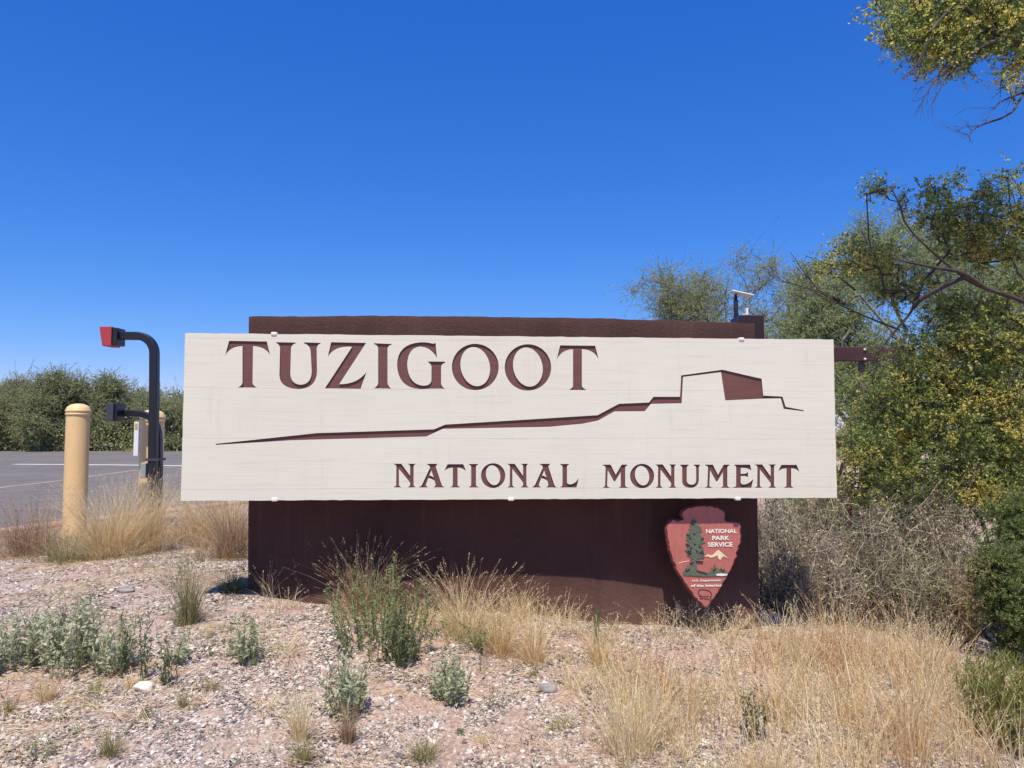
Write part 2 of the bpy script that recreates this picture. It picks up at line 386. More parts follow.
def paint(name, pts, w, mat):
    pts = np.asarray(pts, float); T = np.gradient(pts, axis=0); T /= np.linalg.norm(T, axis=1, keepdims=True)
    Nn = np.stack([-T[:, 1], T[:, 0]], 1); A = pts + Nn * w / 2; B = pts - Nn * w / 2; n = len(pts)
    V = np.r_[np.c_[A, np.full(n, .474)], np.c_[B, np.full(n, .474)]]; i = np.arange(n - 1)
    o = np_mesh(name, V, np.stack([i, i + 1, i + 1 + n, i + n], 1), mat); tag(o, kind='structure')
def rp(px, py):
    d = ray(px, py); return (CP + d * ((.474 - EYE) / d[2]))[:2]
paint('road_marking_white_edge', [rp(x, y) for x, y in ((14, 464.2), (60, 464.4), (110, 464.8), (150, 465.3), (200, 466), (260, 467.5))], .32, M['line_white'])
yl = [(-30, 491), (0, 487.6), (35, 483.6), (66, 479.8), (100, 475), (138, 470), (175, 467)]
paint('road_marking_centre_line', [rp(x, y) for x, y in yl], .16, M['line_yellow'])
paint('road_marking_kerb_line', dense(KERB[3:6] + np.array([-.32, .16]), .6), .12, M['line_white'])

# ================================================================== THE MONUMENT SIGN
YAW = 0.0689; SC = np.array([0.0384, 4.5, 1.6616]); PW, PH = 3.8018, .9465
ux = np.array([math.cos(YAW), math.sin(YAW), 0]); un = np.array([math.sin(YAW), -math.cos(YAW), 0]); uz = np.array([0, 0, 1.])
def face_uv(px, py, back=0.0):
    """sign-face coordinates (u right, v up from the sign centre) of a photo point on a plane `back` metres behind the face"""
    d = ray(px, py); c = SC - un * back
    t_ = ((c - CP) @ un) / (d @ un); P = CP + d * t_ - SC
    return np.array([P @ ux, P @ uz])
sign = empty('monument_sign', (SC[0], SC[1], 0), YAW)
tag(sign, 'wide white board with routed brown lettering mounted on a brown stucco wall', 'sign')
zc = SC[2]
WB = .272                                   # the wall face stands this far behind the board face
# local frame of the sign: x right, y away from the viewer, z up (z=0 world)
tl = face_uv(249.5, 314.8, WB); tr = face_uv(757, 321.3, WB)
wx0, wx1 = tl[0] - .020, tr[0] + .016
zt0, zt1 = tl[1] + zc, tr[1] + zc
nx, nz = 120, 46
def wall_mesh():
    a = Acc()
    y0, y1 = WB, WB + .30
    U_ = np.linspace(wx0, wx1, nx); 
    top = lambda u: zt0 + (zt1 - zt0) * (u - wx0) / (wx1 - wx0)
    def grid(P):                        # P (a,b,3)
        a_, b_, _ = P.shape; i = np.arange(a_ * b_).reshape(a_, b_)
        a.add(P.reshape(-1, 3), np.stack([i[:-1, :-1], i[1:, :-1], i[1:, 1:], i[:-1, 1:]], -1).reshape(-1, 4))
    W_ = np.linspace(0, 1, nz)
    for yy in (y0, y1):
        P = np.array([[[u, yy, -.05 + (top(u) + .05) * w] for w in W_] for u in U_]); grid(P)
    V_ = np.linspace(y0, y1, 12)
    grid(np.array([[[u, yv, top(u)] for yv in V_] for u in U_]))
    for u in (wx0, wx1): grid(np.array([[[u, yv, -.05 + (top(u) + .05) * w] for w in W_] for yv in V_]))
    return a
w = wall_mesh().build('base_wall', M['stucco'], sign, smooth_=False)
import bmesh
bm = bmesh.new(); bm.from_mesh(w.data); bmesh.ops.remove_doubles(bm, verts=bm.verts, dist=.0005); bmesh.ops.recalc_face_normals(bm, faces=bm.faces); bm.to_mesh(w.data); bm.free()
from mathutils import noise as mno
for vtx in w.data.vertices:             # hand-trowelled unevenness, strongest along the top edge
    p = vtx.co.copy(); n1 = mno.noise(p * 6.0); n2 = mno.noise(p * 17.0 + Vector((5, 1, 2)))
    off_ = .225 + .105 * ((p.x + .1) / 1.5) ** 2; vtx.co.y = off_ + (p.y - WB) / .30 * (WB + .30 - off_) + n1 * .003      # the wall face bows out gently in plan
    if p.z > 2.0: vtx.co.z += n1 * .006 + n2 * .0035
    if p.x < wx0 + .01: vtx.co.x += (1 - p.z / zt0) * .045
    if p.x < wx0 + .03 or p.x > wx1 - .03: vtx.co.x += n1 * .004
w.data.polygons.foreach_set('use_smooth', [True] * len(w.data.polygons))
add_bevel(w, .012, 3)

# ---- glyph outlines: points; ('q', control, end) = quadratic curve
def path(cmds):
    out = []
    for c in cmds:
        if c[0] == 'q':
            p0 = np.array(out[-1], float); c1 = np.array(c[1], float); p2 = np.array(c[2], float)
            for t_ in np.linspace(0, 1, 9)[1:]: out.append(tuple((1 - t_) ** 2 * p0 + 2 * t_ * (1 - t_) * c1 + t_ ** 2 * p2))
        else: out.append(c)
    return out
def ell(cx, cy, rx, ry, rot=0, n=56):
    th = np.arange(n) / n * 2 * np.pi; x = rx * np.cos(th); y = ry * np.sin(th); r = math.radians(rot)
    return [(cx + p * math.cos(r) - q * math.sin(r), cy + p * math.sin(r) + q * math.cos(r)) for p, q in zip(x, y)]
BIG1 = [   # traced on the first half of the large line
 [path([(52, 50), (266, 54), (286, 133), ('q', (262, 84), (188, 80)), (185, 288), ('q', (188, 307), (212, 316)), (100, 316), ('q', (124, 307), (128, 288)), (128, 80), ('q', (58, 82), (30, 132))])],
 [path([(320, 58), (432, 60), (432, 64), ('q', (408, 70), (404, 92)), (400, 235), ('q', (402, 297), (460, 300)), ('q', (520, 296), (522, 225)), (516, 110), ('q', (512, 74), (478, 65)), (478, 59), (572, 62), (572, 66), ('q', (552, 72), (550, 95)), (552, 225), ('q', (548, 322), (445, 325)), ('q', (340, 320), (338, 245)), (342, 95), ('q', (340, 70), (320, 63))])],
 [path([(632, 58), (831, 62), (678, 297), ('q', (782, 298), (834, 226)), (800, 323), (597, 320), (752, 84), ('q', (650, 76), (614, 141))])],
 [path([(876, 64), (976, 68), (976, 72), ('q', (956, 76), (953, 95)), (953, 288), ('q', (956, 309), (974, 322)), (876, 320), ('q', (898, 309), (900, 288)), (900, 95), ('q', (898, 74), (876, 69))])]]
BIG2 = [
 [path([(212, 50), (202, 55), ('q', (170, 46), (140, 48)), ('q', (35, 56), (33, 152)), ('q', (36, 262), (145, 266)), ('q', (200, 262), (257, 264)), ('q', (240, 256), (238, 240)), (238, 162), ('q', (240, 148), (257, 143)), (257, 138), (178, 137), (178, 142), ('q', (192, 148), (193, 162)), (193, 226), ('q', (188, 250), (155, 250)), ('q', (84, 244), (80, 150)), ('q', (84, 72), (140, 68)), ('q', (190, 70), (219, 121))])],
 [ell(397, 163, 109, 108), ell(397, 161, 68, 92, -12)],
 [ell(642, 165, 108, 108), ell(642, 163, 68, 92, -12)],
 [path([(792, 62), (955, 64), (971, 127), ('q', (950, 82), (893, 80)), (893, 250), ('q', (897, 264), (918, 270)), (832, 270), ('q', (850, 263), (852, 250)), (852, 80), ('q', (800, 82), (777, 126))])]]
GN = (112, 121, [path([(0, 0), (38, 0), (84, 62), (84, 12), ('q', (82, 4), (74, 3)), (74, 0), (111, 0), (111, 3), ('q', (103, 5), (102, 12)), (102, 108), ('q', (104, 116), (112, 119)), (112, 121), (72, 121), (72, 119), ('q', (82, 116), (84, 108)), (84, 96), (26, 26), (26, 108), ('q', (28, 116), (38, 119)), (38, 121), (0, 121), (0, 119), ('q', (11, 116), (12, 108)), (13, 14), ('q', (10, 4), (0, 3))])])
GA = (129, 121, [path([(42, 0), (94, 0), (94, 4), ('q', (84, 8), (87, 18)), (116, 106), ('q', (120, 116), (129, 119)), (129, 121), (76, 121), (76, 119), ('q', (88, 114), (85, 104)), (80, 86), ('q', (62, 74), (48, 74)), (36, 106), ('q', (36, 116), (46, 119)), (46, 121), (0, 121), (0, 119), ('q', (12, 116), (18, 104)), (56, 22), ('q', (58, 8), (42, 4))]), [(64, 34), (76, 70), (62, 62), (53, 60)]])
GT = (111, 121, [path([(18, 2), (96, 2), (111, 38), ('q', (95, 21), (68, 20)), (68, 108), ('q', (70, 117), (80, 119)), (80, 121), (32, 121), (32, 119), ('q', (42, 117), (44, 108)), (44, 20), ('q', (12, 22), (0, 38))])])
GI = (50, 121, [path([(0, 1), (48, 1), (48, 5), ('q', (38, 7), (37, 14)), (37, 108), ('q', (39, 117), (50, 119)), (50, 121), (0, 121), (0, 119), ('q', (10, 117), (12, 108)), (12, 14), ('q', (10, 7), (0, 5))])])
GO = (124, 126, [ell(62, 63, 62, 63), ell(62, 61, 36, 51, -14)])
GL = (94, 121, [path([(0, 1), (44, 1), (44, 5), ('q', (35, 7), (34, 14)), (34, 96), ('q', (38, 106), (52, 105)), ('q', (78, 102), (94, 72)), (82, 121), (0, 121), (0, 119), ('q', (10, 116), (11, 108)), (11, 14), ('q', (9, 8), (0, 5))])])
GM = (122, 116, [path([(0, 1), (38, 1), (63, 52), (92, 1), (120, 1), (120, 5), ('q', (110, 8), (109, 14)), (109, 104), ('q', (111, 112), (122, 114)), (122, 116), (78, 116), (78, 114), ('q', (88, 112), (88, 104)), (87, 38), (60, 84), (54, 84), (24, 28), (21, 104), ('q', (22, 112), (34, 114)), (34, 116), (0, 116), (0, 114), ('q', (9, 112), (11, 104)), (14, 14), ('q', (10, 6), (0, 5))])])
GU = (97, 114, [path([(0, 1), (42, 1), (42, 5), ('q', (33, 8), (32, 16)), (32, 76), ('q', (34, 99), (58, 99)), ('q', (78, 97), (78, 74)), (78, 16), ('q', (77, 8), (66, 5)), (66, 1), (97, 1), (97, 5), ('q', (91, 8), (91, 16)), (91, 76), ('q', (88, 113), (50, 114)), ('q', (9, 112), (10, 78)), (10, 16), ('q', (9, 8), (0, 5))])])
GE = (98, 116, [path([(6, 1), (82, 1), (89, 30), ('q', (72, 16), (37, 17)), (37, 47), (58, 46), ('q', (68, 44), (72, 34)), (72, 66), ('q', (66, 57), (56, 57)), (37, 57), (37, 90), ('q', (40, 101), (56, 99)), ('q', (82, 95), (98, 70)), (88, 116), (0, 116), (0, 114), ('q', (14, 112), (15, 104)), (15, 14), ('q', (13, 6), (6, 5))])])
def place(g, ox, oy, sc, x0, x1, y0, y1):
    """glyph box put between crop coordinates, then to photo coordinates"""
    w_, h_, lp = g
    return [[(ox + (x0 + (p[0] / w_) * (x1 - x0)) / sc, oy + (y0 + (p[1] / h_) * (y1 - y0)) / sc) for p in l_] for l_ in lp]
LET = []
for g in BIG1: LET.append([[(220 + p[0] / 5.689, 332 + p[1] / 5.689) for p in l_] for l_ in g])
for g in BIG2: LET.append([[(390 + p[0] / 4.655, 332 + p[1] / 4.655) for p in l_] for l_ in g])
for g, x0, x1 in ((GN, 20, 131), (GA, 148, 277), (GT, 277, 390), (GI, 404, 453), (GO, 466, 590), (GN, 602, 708), (GA, 727, 853), (GL, 872, 967)):
    y0, y1 = (42, 169) if g is GO else (45, 166)
    LET.append(place(g, 390, 455, 5.12, x0, x1, y0, y1))
for g, x0, x1 in ((GM, 38, 160), (GO, 171, 288), (GN, 296, 396), (GU, 415, 512), (GM, 537, 658), (GE, 673, 772), (GN, 780, 882), (GT, 892, 997)):
    y0, y1 = (43, 162) if g is GO else (46, 160)
    LET.append(place(g, 595, 455, 4.876, x0, x1, y0, y1))
RUIN = [(215.5, 443.9), (317, 433.1), (434, 429.3), (445.2, 424.6), (597.6, 415.2), (619, 403.8), (649, 402.5), (653.5, 396.8), (680, 396.8), (681.2, 375.4), (722.5, 369.7), (761.6, 378.8), (763.2, 395.6), (782.4, 396.6), (785.6, 406.8), (803.8, 410.3), (803.6, 411.3), (783.6, 408.8), (780.8, 398.3), (763.2, 398.6), (725.3, 400.4), (721, 372.1), (683, 376.9), (681.6, 403.2), (650.8, 403.9), (644.6, 411.2), (614.4, 411.4), (598, 420.5), (582.3, 423.7), (549.3, 426.8), (442.9, 428.8), (426.3, 436.5), (291.7, 440.2), (216, 444.9)]
LET.append([RUIN])
FACE_T = .009
def to_board(lp): return [tuple(face_uv(*p)) for p in lp]
holes = [[to_board(l_) for l_ in g] for g in LET]
# slightly hand-cut board edge
def edge_pts():
    pts = []; n = 90
    for i in range(n): pts.append((-PW / 2 + PW * i / n, -PH / 2 + random.uniform(-.0016, .0016)))
    for i in range(24): pts.append((PW / 2 + random.uniform(-.001, .001), -PH / 2 + PH * i / 24))
    for i in range(n): pts.append((PW / 2 - PW * i / n, PH / 2 + random.uniform(-.0018, .0012)))
    for i in range(24): pts.append((-PW / 2 + random.uniform(-.001, .001), PH / 2 - PH * i / 24))
    return pts
outer = edge_pts()
me = curve_shape([outer] + [l_ for g in holes for l_ in g], FACE_T, 'face')
# curve XY plane -> board plane (x right, z up), front at y=0
for vtx in me.vertices:
    x_, y_, z_ = vtx.co; vtx.co = (x_, FACE_T / 2 - z_, y_ + zc)
me.update()
me.materials.clear()
face = link_mesh('face_board', me, [M['board'], M['letter_edge']], sign)
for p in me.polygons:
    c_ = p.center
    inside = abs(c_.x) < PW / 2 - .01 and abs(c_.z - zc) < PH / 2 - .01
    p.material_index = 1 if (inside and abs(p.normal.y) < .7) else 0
    p.use_smooth = False
# object coordinates for the grain must be centred: the mesh already is (x, z)
a = Acc(); a.add(*box(-PW / 2 + .002, PW / 2 - .002, FACE_T + .004, .058, zc - PH / 2 + .002, zc + PH / 2 - .002))
a.build('back_board', M['board'], sign)
# brown floor of every routed letter: one plate per letter, seen through its cut
for g in holes:
    P = np.array([p for l_ in g for p in l_]); mn = P.min(0) - .006; mx = P.max(0) + .006
    a = Acc(); a.add(*box(mn[0], mx[0], FACE_T - .0008, FACE_T + .0032, mn[1] + zc, mx[1] + zc))
    nm = 'ruin_outline' if g is holes[-1] else 'letter'
    if nm == 'ruin_outline':
        # plate follows the line so that it does not cross the letters
        a = Acc()
        o2 = to_board([(x_, y_ - 1.2) for x_, y_ in RUIN[:16]] + [(x_, y_ + 1.2) for x_, y_ in RUIN[16:]])
        me2 = curve_shape([o2], .004, 'ruin')
        for vtx in me2.vertices:
            x_, y_, z_ = vtx.co; vtx.co = (x_, FACE_T + .0012 - z_, y_ + zc)
        me2.materials.clear(); link_mesh(nm, me2, M['letter'], face)
    else: a.build(nm, M['letter'], face)
# steel stand-offs between wall and board, and the small clips that hold it
for sx_ in (-1.32, -.45, .45, 1.32):
    a = Acc(); a.add(*box(sx_ - .03, sx_ + .03, .059, WB + .02, zc - .36, zc + .36)); a.build('stand_off', M['maroon_dark'], sign)
for (px, py, up) in ((274, 333.6, 1), (741.5, 339, 1), (274.5, 499.5, -1), (511, 499, -1), (738, 498.6, -1)):
    u, v_ = face_uv(px, py)
    a = Acc(); a.add(*box(u - .017, u + .017, -.006, .03, zc + v_ - .011, zc + v_ + .009))
    add_bevel(a.build('clip', M['clip'], sign), .006, 3)

# ---- arrowhead emblem
EB = .075                                  # its face stands this far behind the board face
HEAD = [(155, 132), (140, 102), (150, 72), (198, 46), (245, 37), (300, 32), (350, 36), (402, 46), (450, 76), (458, 104), (446, 128), (452, 138), (485, 143), (522, 143), (552, 156), (561, 178), (558, 215), (563, 250), (562, 288), (546, 318), (548, 335), (532, 362), (538, 382), (522, 412), (512, 440), (496, 478), (472, 515), (460, 545), (438, 574), (412, 624), (382, 670), (352, 712), (322, 746), (292, 734), (262, 702), (232, 672), (208, 632), (196, 620), (172, 585), (150, 548), (128, 520), (104, 478), (98, 450), (84, 428), (76, 396), (58, 345), (56, 316), (46, 285), (42, 232), (36, 205), (38, 178), (60, 142), (88, 126), (128, 136)]
def emb(p, back=EB): return face_uv(660 + p[0] / 6.857, 500 + p[1] / 6.857, back)
H = np.array([emb(p) for p in HEAD]); Hc = H.mean(0)
# resample the outline and roughen it as if flaked
Hd = np.r_[H, H[:1]]; dd = np.r_[0, np.cumsum(np.hypot(*np.diff(Hd, axis=0).T))]; ss = np.linspace(0, dd[-1], 131)[:-1]
Ho = np.stack([np.interp(ss, dd, Hd[:, 0]), np.interp(ss, dd, Hd[:, 1])], 1)
tan_ = np.roll(Ho, -1, 0) - np.roll(Ho, 1, 0); tan_ /= np.linalg.norm(tan_, axis=1, keepdims=True); nr = np.stack([tan_[:, 1], -tan_[:, 0]], 1)
if ((Ho + nr * .01 - Hc) ** 2).sum() < ((Ho - Hc) ** 2).sum(): nr = -nr
chip = np.abs(np.sin(np.arange(130) * .9)) * .004 + rng.uniform(0, .004, 130)
Hf = Ho - nr * (.006 + chip)[:, None]
emblem = empty('arrowhead_emblem', (0, 0, 0)); emblem.parent = sign
def flat_part(name, loops, y0, y1, mat, parent):
    me_ = curve_shape(loops, y1 - y0, name)
    for vtx in me_.vertices:
        x_, y_, z_ = vtx.co; vtx.co = (x_, (y0 + y1) / 2 - z_, y_ + zc)
    me_.materials.clear(); me_.update()
    return link_mesh(name, me_, mat, parent)
tag(emblem, 'terracotta arrowhead emblem with tree, mountain and white lettering')
fp = flat_part('emblem_face', [[tuple(p) for p in Hf]], EB, EB + .012, M['terra'], emblem)
# flaked rim: sloping faces from the face outline back to the full outline, then the side
a = Acc(); n = 130; i = np.arange(n); j = (i + 1) % n
V = np.r_[np.c_[Hf[:, 0], np.full(n, EB + .0015), Hf[:, 1] + zc], np.c_[Ho[:, 0], EB + .014 + rng.uniform(-.004, .004, n), Ho[:, 1] + zc], np.c_[Ho[:, 0], np.full(n, EB + .04), Ho[:, 1] + zc]]
a.add(V, np.r_[np.stack([i, j, j + n, i + n], 1), np.stack([i + n, j + n, j + 2 * n, i + 2 * n], 1)])
a.add(np.c_[Ho[:, 0], np.full(n, EB + .04), Ho[:, 1] + zc], np.arange(n)[None, :])
a.build('emblem_rim', M['terra_dark'], emblem)
for du in (-.1, .1):
    a = Acc(); a.add(*box(Hc[0] + du - .02, Hc[0] + du + .02, EB + .041, WB + .02, zc + Hc[1] - .02, zc + Hc[1] + .06)); a.build('emblem_mount', M['maroon_dark'], emblem)
def E(lp): return [tuple(emb(p)) for p in lp]
TREE = [(228, 128), (248, 140), (262, 168), (252, 180), (276, 178), (290, 215), (262, 222), (280, 240), (302, 262), (284, 272), (312, 292), (278, 300), (296, 330), (300, 352), (276, 346), (305, 372), (300, 398), (268, 398), (262, 404), (254, 404), (252, 440), (256, 470), (262, 486), (300, 498), (336, 498), (352, 478), (350, 462), (362, 470), (372, 440), (382, 468), (396, 462), (404, 480), (416, 458), (424, 482), (440, 470), (462, 500), (400, 522), (300, 524), (160, 516), (156, 494), (176, 478), (172, 468), (186, 462), (190, 442), (200, 462), (212, 444), (222, 456), (228, 400), (206, 412), (212, 392), (184, 380), (210, 364), (170, 348), (188, 330), (180, 318), (206, 312), (176, 298), (198, 286), (178, 272), (186, 222), (206, 228), (196, 200), (210, 190), (202, 175), (216, 160)]
flat_part('tree_relief', [E(TREE)], EB - .004, EB + .002, M['emb_green'], emblem)
dk = []
for (x_, y_, w_, s_) in ((192, 240, 26, 8), (205, 262, 16, 8), (190, 312, 24, 6), (196, 352, 30, -8), (205, 370, 22, -6), (282, 362, 30, 8), (232, 232, 18, 4), (236, 304, 14, 5), (268, 422, 52, 6), (284, 494, 70, 20), (372, 478, 20, -14), (190, 480, 30, -14), (214, 430, 24, -8), (288, 268, 18, -10), (250, 350, 14, 6), (424, 480, 24, 14), (272, 320, 16, 5), (212, 330, 16, -6), (230, 150, 30, 0), (222, 165, 26, 3)):
    dk.append(E([(x_ - w_ / 2, y_ - s_ / 2 - 3), (x_ + w_ / 2, y_ + s_ / 2 - 5), (x_ + w_ / 2 - 2, y_ + s_ / 2 + 4), (x_ - w_ / 2 + 2, y_ - s_ / 2 + 5)]))
for q in dk:
    a = Acc(); q = np.array(q); n = len(q)
    a.add(np.c_[q[:, 0], np.full(n, EB - .0065), q[:, 1] + zc], np.arange(n)[None, :])
    V2 = np.r_[np.c_[q[:, 0], np.full(n, EB - .0065), q[:, 1] + zc], np.c_[q[:, 0], np.full(n, EB), q[:, 1] + zc]]; i = np.arange(n); a.add(V2, np.stack([i, (i + 1) % n, (i + 1) % n + n, i + n], 1))
    a.build('dark_bough', M['emb_dark'], emblem)
def stroke(pts, w_, name, mat, closed=False, up=.003):
    pts = [np.array(emb(p)) for p in pts]
    if closed: pts.append(pts[0])
    P = np.array(pts)[None]; P3 = np.stack([P[..., 0], np.full(P.shape[:2], EB - up * .3), P[..., 1] + zc], -1)
    a = Acc(); a.add(*tubes(P3, np.full(P3.shape[:2], w_), 6)); return a.build(name, mat, emblem)
flat_part('mountain_relief', [E([(305, 388), (330, 372), (346, 380), (362, 376), (392, 348), (402, 344), (424, 362), (470, 404), (432, 384), (420, 400), (412, 412), (400, 402), (392, 380), (366, 392), (344, 396), (330, 386)])], EB - .003, EB + .001, M['emb_cream'], emblem)
flat_part('lake_relief', [E([(380, 508), (410, 502), (460, 506), (458, 516), (420, 520), (388, 518)])], EB - .0055, EB - .0015, M['emb_white'], emblem)
stroke([(126, 434), (160, 424), (200, 418)], .0016, 'ridge_line', M['emb_cream'])
stroke([(268, 618), (262, 636), (272, 660), (282, 664), (276, 678), (300, 672), (318, 680), (322, 672), (338, 686), (350, 682), (342, 664), (356, 658), (352, 640), (338, 624), (316, 616), (290, 612)], .0022, 'bison_outline', M['emb_dark'], True)
stroke([(275, 654), (292, 662), (304, 656), (312, 664), (334, 656)], .0018, 'bison_line', M['emb_dark'])
def words(s, cx, cy, wpx, hpx, parent, mat, bold=.0):
    cu = bpy.data.curves.new('t', 'FONT'); cu.body = s; cu.size = 1; cu.offset = bold; cu.extrude = .5; cu.align_x = 'LEFT'
    ob = bpy.data.objects.new('t', cu); COL.objects.link(ob); dg = bpy.context.evaluated_depsgraph_get(); dg.update()
    me_ = bpy.data.meshes.new_from_object(ob.evaluated_get(dg)); bpy.data.objects.remove(ob)
    V = np.array([v_.co[:] for v_ in me_.vertices]); mn, mx = V.min(0), V.max(0)
    c0 = emb((cx - wpx / 2, cy + hpx / 2)); c1 = emb((cx + wpx / 2, cy - hpx / 2))
    for v_ in me_.vertices:
        fx = (v_.co.x - mn[0]) / (mx[0] - mn[0]); fy = (v_.co.y - mn[1]) / (mx[1] - mn[1])
        v_.co = (c0[0] + fx * (c1[0] - c0[0]), EB - .002 - .003 * (v_.co.z), zc + c0[1] + fy * (c1[1] - c0[1]))
    me_.materials.clear(); return link_mesh('lettering', me_, mat, parent)
words('NATIONAL', 420, 213, 210, 30, emblem, M['emb_white'], .025)
words('PARK', 416, 260, 118, 30, emblem, M['emb_white'], .025)
words('SERVICE', 412, 305, 168, 32, emblem, M['emb_white'], .025)
words('U.S. Department', 318, 553, 196, 19, emblem, M['emb_white'], .02)
words('of the Interior', 318, 586, 214, 20, emblem, M['emb_white'], .02)

# ================================================================== BOLLARDS, KEYPAD POST, MARKER POST
def bollard(px, pytop, pybase, Y, wpx, label):
    top = at(px, pytop, Y); b = at(px, pybase, Y)
    r = wpx / 2 / F_PX * Y * .88; h = top[2] - b[2] + .06
    o = empty('bollard', (top[0], top[1], top[2] - h)); tag(o, label, 'bollard', 'tan bollards by the kerb')
    ct = 1.05 * r
    a = Acc(); a.add(*lathe([(r * .98, 0), (r * .98, .03), (r * .96, h * .5), (r * .955, h - ct)])); a.build('sleeve', M['tan'], o, smooth_=True)
    c = h - ct
    pr = [(r * .955, c), (r * 1.03, c + .004), (r * 1.04, c + ct * .12), (r * .99, c + ct * .17), (r * .985, c + ct * .26), (r * 1.04, c + ct * .31), (r * 1.04, c + ct * .42), (r * .97, c + ct * .50)]
    for k in range(1, 9):
        th = k / 8 * math.pi / 2; pr.append((r * .97 * math.cos(th), c + ct * .5 + ct * .5 * math.sin(th)))
    a = Acc(); a.add(*lathe(pr)); cp = a.build('domed_cap', M['tan'], o, smooth_=True)
    return o
bollard(78.5, 403.5, 536, 7.2, 25.5, 'tan bollard standing on its own, the leftmost and nearer one')
bollard(152.8, 409.5, 523, 8.3, 26.5, 'tan bollard partly hidden behind the black keypad post')

def smooth_path(pts, n=8):
    """Catmull-Rom through points"""
    P = [np.array(p, float) for p in pts]; P = [2 * P[0] - P[1]] + P + [2 * P[-1] - P[-2]]; out = []
    for i in range(1, len(P) - 2):
        for t_ in np.linspace(0, 1, n, endpoint=False):
            out.append(.5 * (2 * P[i] + (P[i + 1] - P[i - 1]) * t_ + (2 * P[i - 1] - 5 * P[i] + 4 * P[i + 1] - P[i + 2]) * t_ ** 2 + (3 * P[i] - P[i - 1] - 3 * P[i + 1] + P[i + 2]) * t_ ** 3))
    out.append(P[-2]); return np.array(out)
KY = 7.7
kb = at(152, 518, KY); ks = KY / F_PX
kt = empty('keypad_post', (kb[0], kb[1], kb[2] - .08)); tag(kt, 'black steel gooseneck post with a red hooded reader above and a dark one below', 'keypad post')
def kl(px, py): p = at(px, py, KY); return np.array([p[0] - kb[0], p[2] - kb[2] + .08])
def sweep2(pts, w, d, name, mat, parent):
    """square tube swept in the local XZ plane"""
    P = np.array(pts); T = np.gradient(P, axis=0); T /= np.linalg.norm(T, axis=1, keepdims=True); Nn = np.stack([-T[:, 1], T[:, 0]], 1)
    n = len(P); V = []
    for sa, sb in ((-1, -1), (1, -1), (1, 1), (-1, 1)): V.append(np.stack([P[:, 0] + Nn[:, 0] * sa * w / 2, np.full(n, sb * d / 2), P[:, 1] + Nn[:, 1] * sa * w / 2], -1))
    V = np.stack(V, 1).reshape(-1, 3); idx = np.arange(n * 4).reshape(n, 4)
    F = np.stack([idx[:-1], np.roll(idx[:-1], -1, 1), np.roll(idx[1:], -1, 1), idx[1:]], -1).reshape(-1, 4)
    a = Acc(); a.add(V, np.r_[F, [idx[0]], [idx[-1]]]); o = a.build(name, mat, parent, smooth_=False); add_bevel(o, .008, 2); return o
arc = [(1.0, 0.0)]
main = [kl(152.5, 518), kl(153.5, 440), kl(154.3, 400), kl(154.5, 362)]
cx_, cy_ = 137.5, 353.0
up_ = [kl(cx_ + 17 * math.cos(t_), cy_ - 17.0 * math.sin(t_)) for t_ in np.linspace(.0, math.pi / 2, 10)]
top_ = [kl(128, 335.9), kl(119, 335.8)]
main[0] = np.array([main[0][0], 0.0])
sweep2([main[0], main[1], main[2], kl(154.5, 358)] + up_ + top_, .078, .08, 'upper_gooseneck', M['black'], kt)
lo = [kl(118, 413)] + [kl(120 + 6, 413)] + [kl(x_, y_) for x_, y_ in ((132, 413.1), (138, 413.8), (143, 415.4), (147, 418), (150, 422), (152.5, 427), (154, 433), (154.5, 440))] + [kl(154.5, 480), np.array([kl(154.5, 480)[0], 0.0])]
lg = sweep2(lo, .062, .07, 'lower_gooseneck', M['black'], kt); 
for vtx in lg.data.vertices: vtx.co.y += .088
a = Acc(); c_ = kl(152.5, 459.5); a.add(*box(c_[0] - .05, c_[0] + .075, -.05, .13, c_[1] - .012, c_[1] + .012)); a.build('clamp_band', M['dark_grey'], kt)
a = Acc(); c_ = kl(144.2, 470.5); a.add(*box(c_[0] - .028, c_[0] + .028, -.03, .05, c_[1] - .075, c_[1] + .075)); add_bevel(a.build('conduit_box', M['conduit'], kt), .006)
# readers: housing on the neck end, hood flared towards the driver side
def reader(px0, px1, py0, py1, hood, hm, lab, flare):
    p0 = kl(px0, py1); p1 = kl(px1, py0); d = .085
    xm = p1[0] - (p1[0] - p0[0]) * .27
    a = Acc(); a.add(*box(xm, p1[0], -d, d, p0[1] + .01, p1[1] - .004)); h_ = a.build('reader_housing', M['black'], kt); add_bevel(h_, .006)
    V, F = box(p0[0], xm - .004, -d - .01, d + .01, p0[1], p1[1] + .006)
    V[(V[:, 0] == p0[0]) & (V[:, 2] == p0[1]), 0] += flare
    V[(V[:, 0] == p0[0]) & (V[:, 2] > p0[1]), 2] += .0
    a = Acc(); a.add(V, F); hd = a.build('reader_hood', hm, h_); add_bevel(hd, .005)
    a = Acc(); a.add(*box(p0[0] + flare * .6 - .003, p0[0] + flare * .6 + .01, -d * .7, d * .7, p0[1] + .04, p1[1] - .05)); 
    return h_
reader(103.5, 121.5, 328.3, 346.8, True, M['red'], '', .035)
reader(110.5, 121.5, 403.6, 421.5, True, M['dark_grey'], '', .0)

mk = at(136, 454.5, 31.0)
mp_ = empty('marker_post', (mk[0], mk[1], mk[2] - .1)); tag(mp_, 'slim white roadside marker post with a yellow reflector across the road', 'marker post')
s = 31 / F_PX
a = Acc(); a.add(*box(-2.3 * s, 2.3 * s, -.04, .04, 0, 35 * s)); add_bevel(a.build('post', M['white'], mp_), .01)
a = Acc(); a.add(*box(-1.3 * s, 1.3 * s, -.06, -.042, 28 * s, 33.5 * s)); a.build('reflector', M['yellow_refl'], mp_)

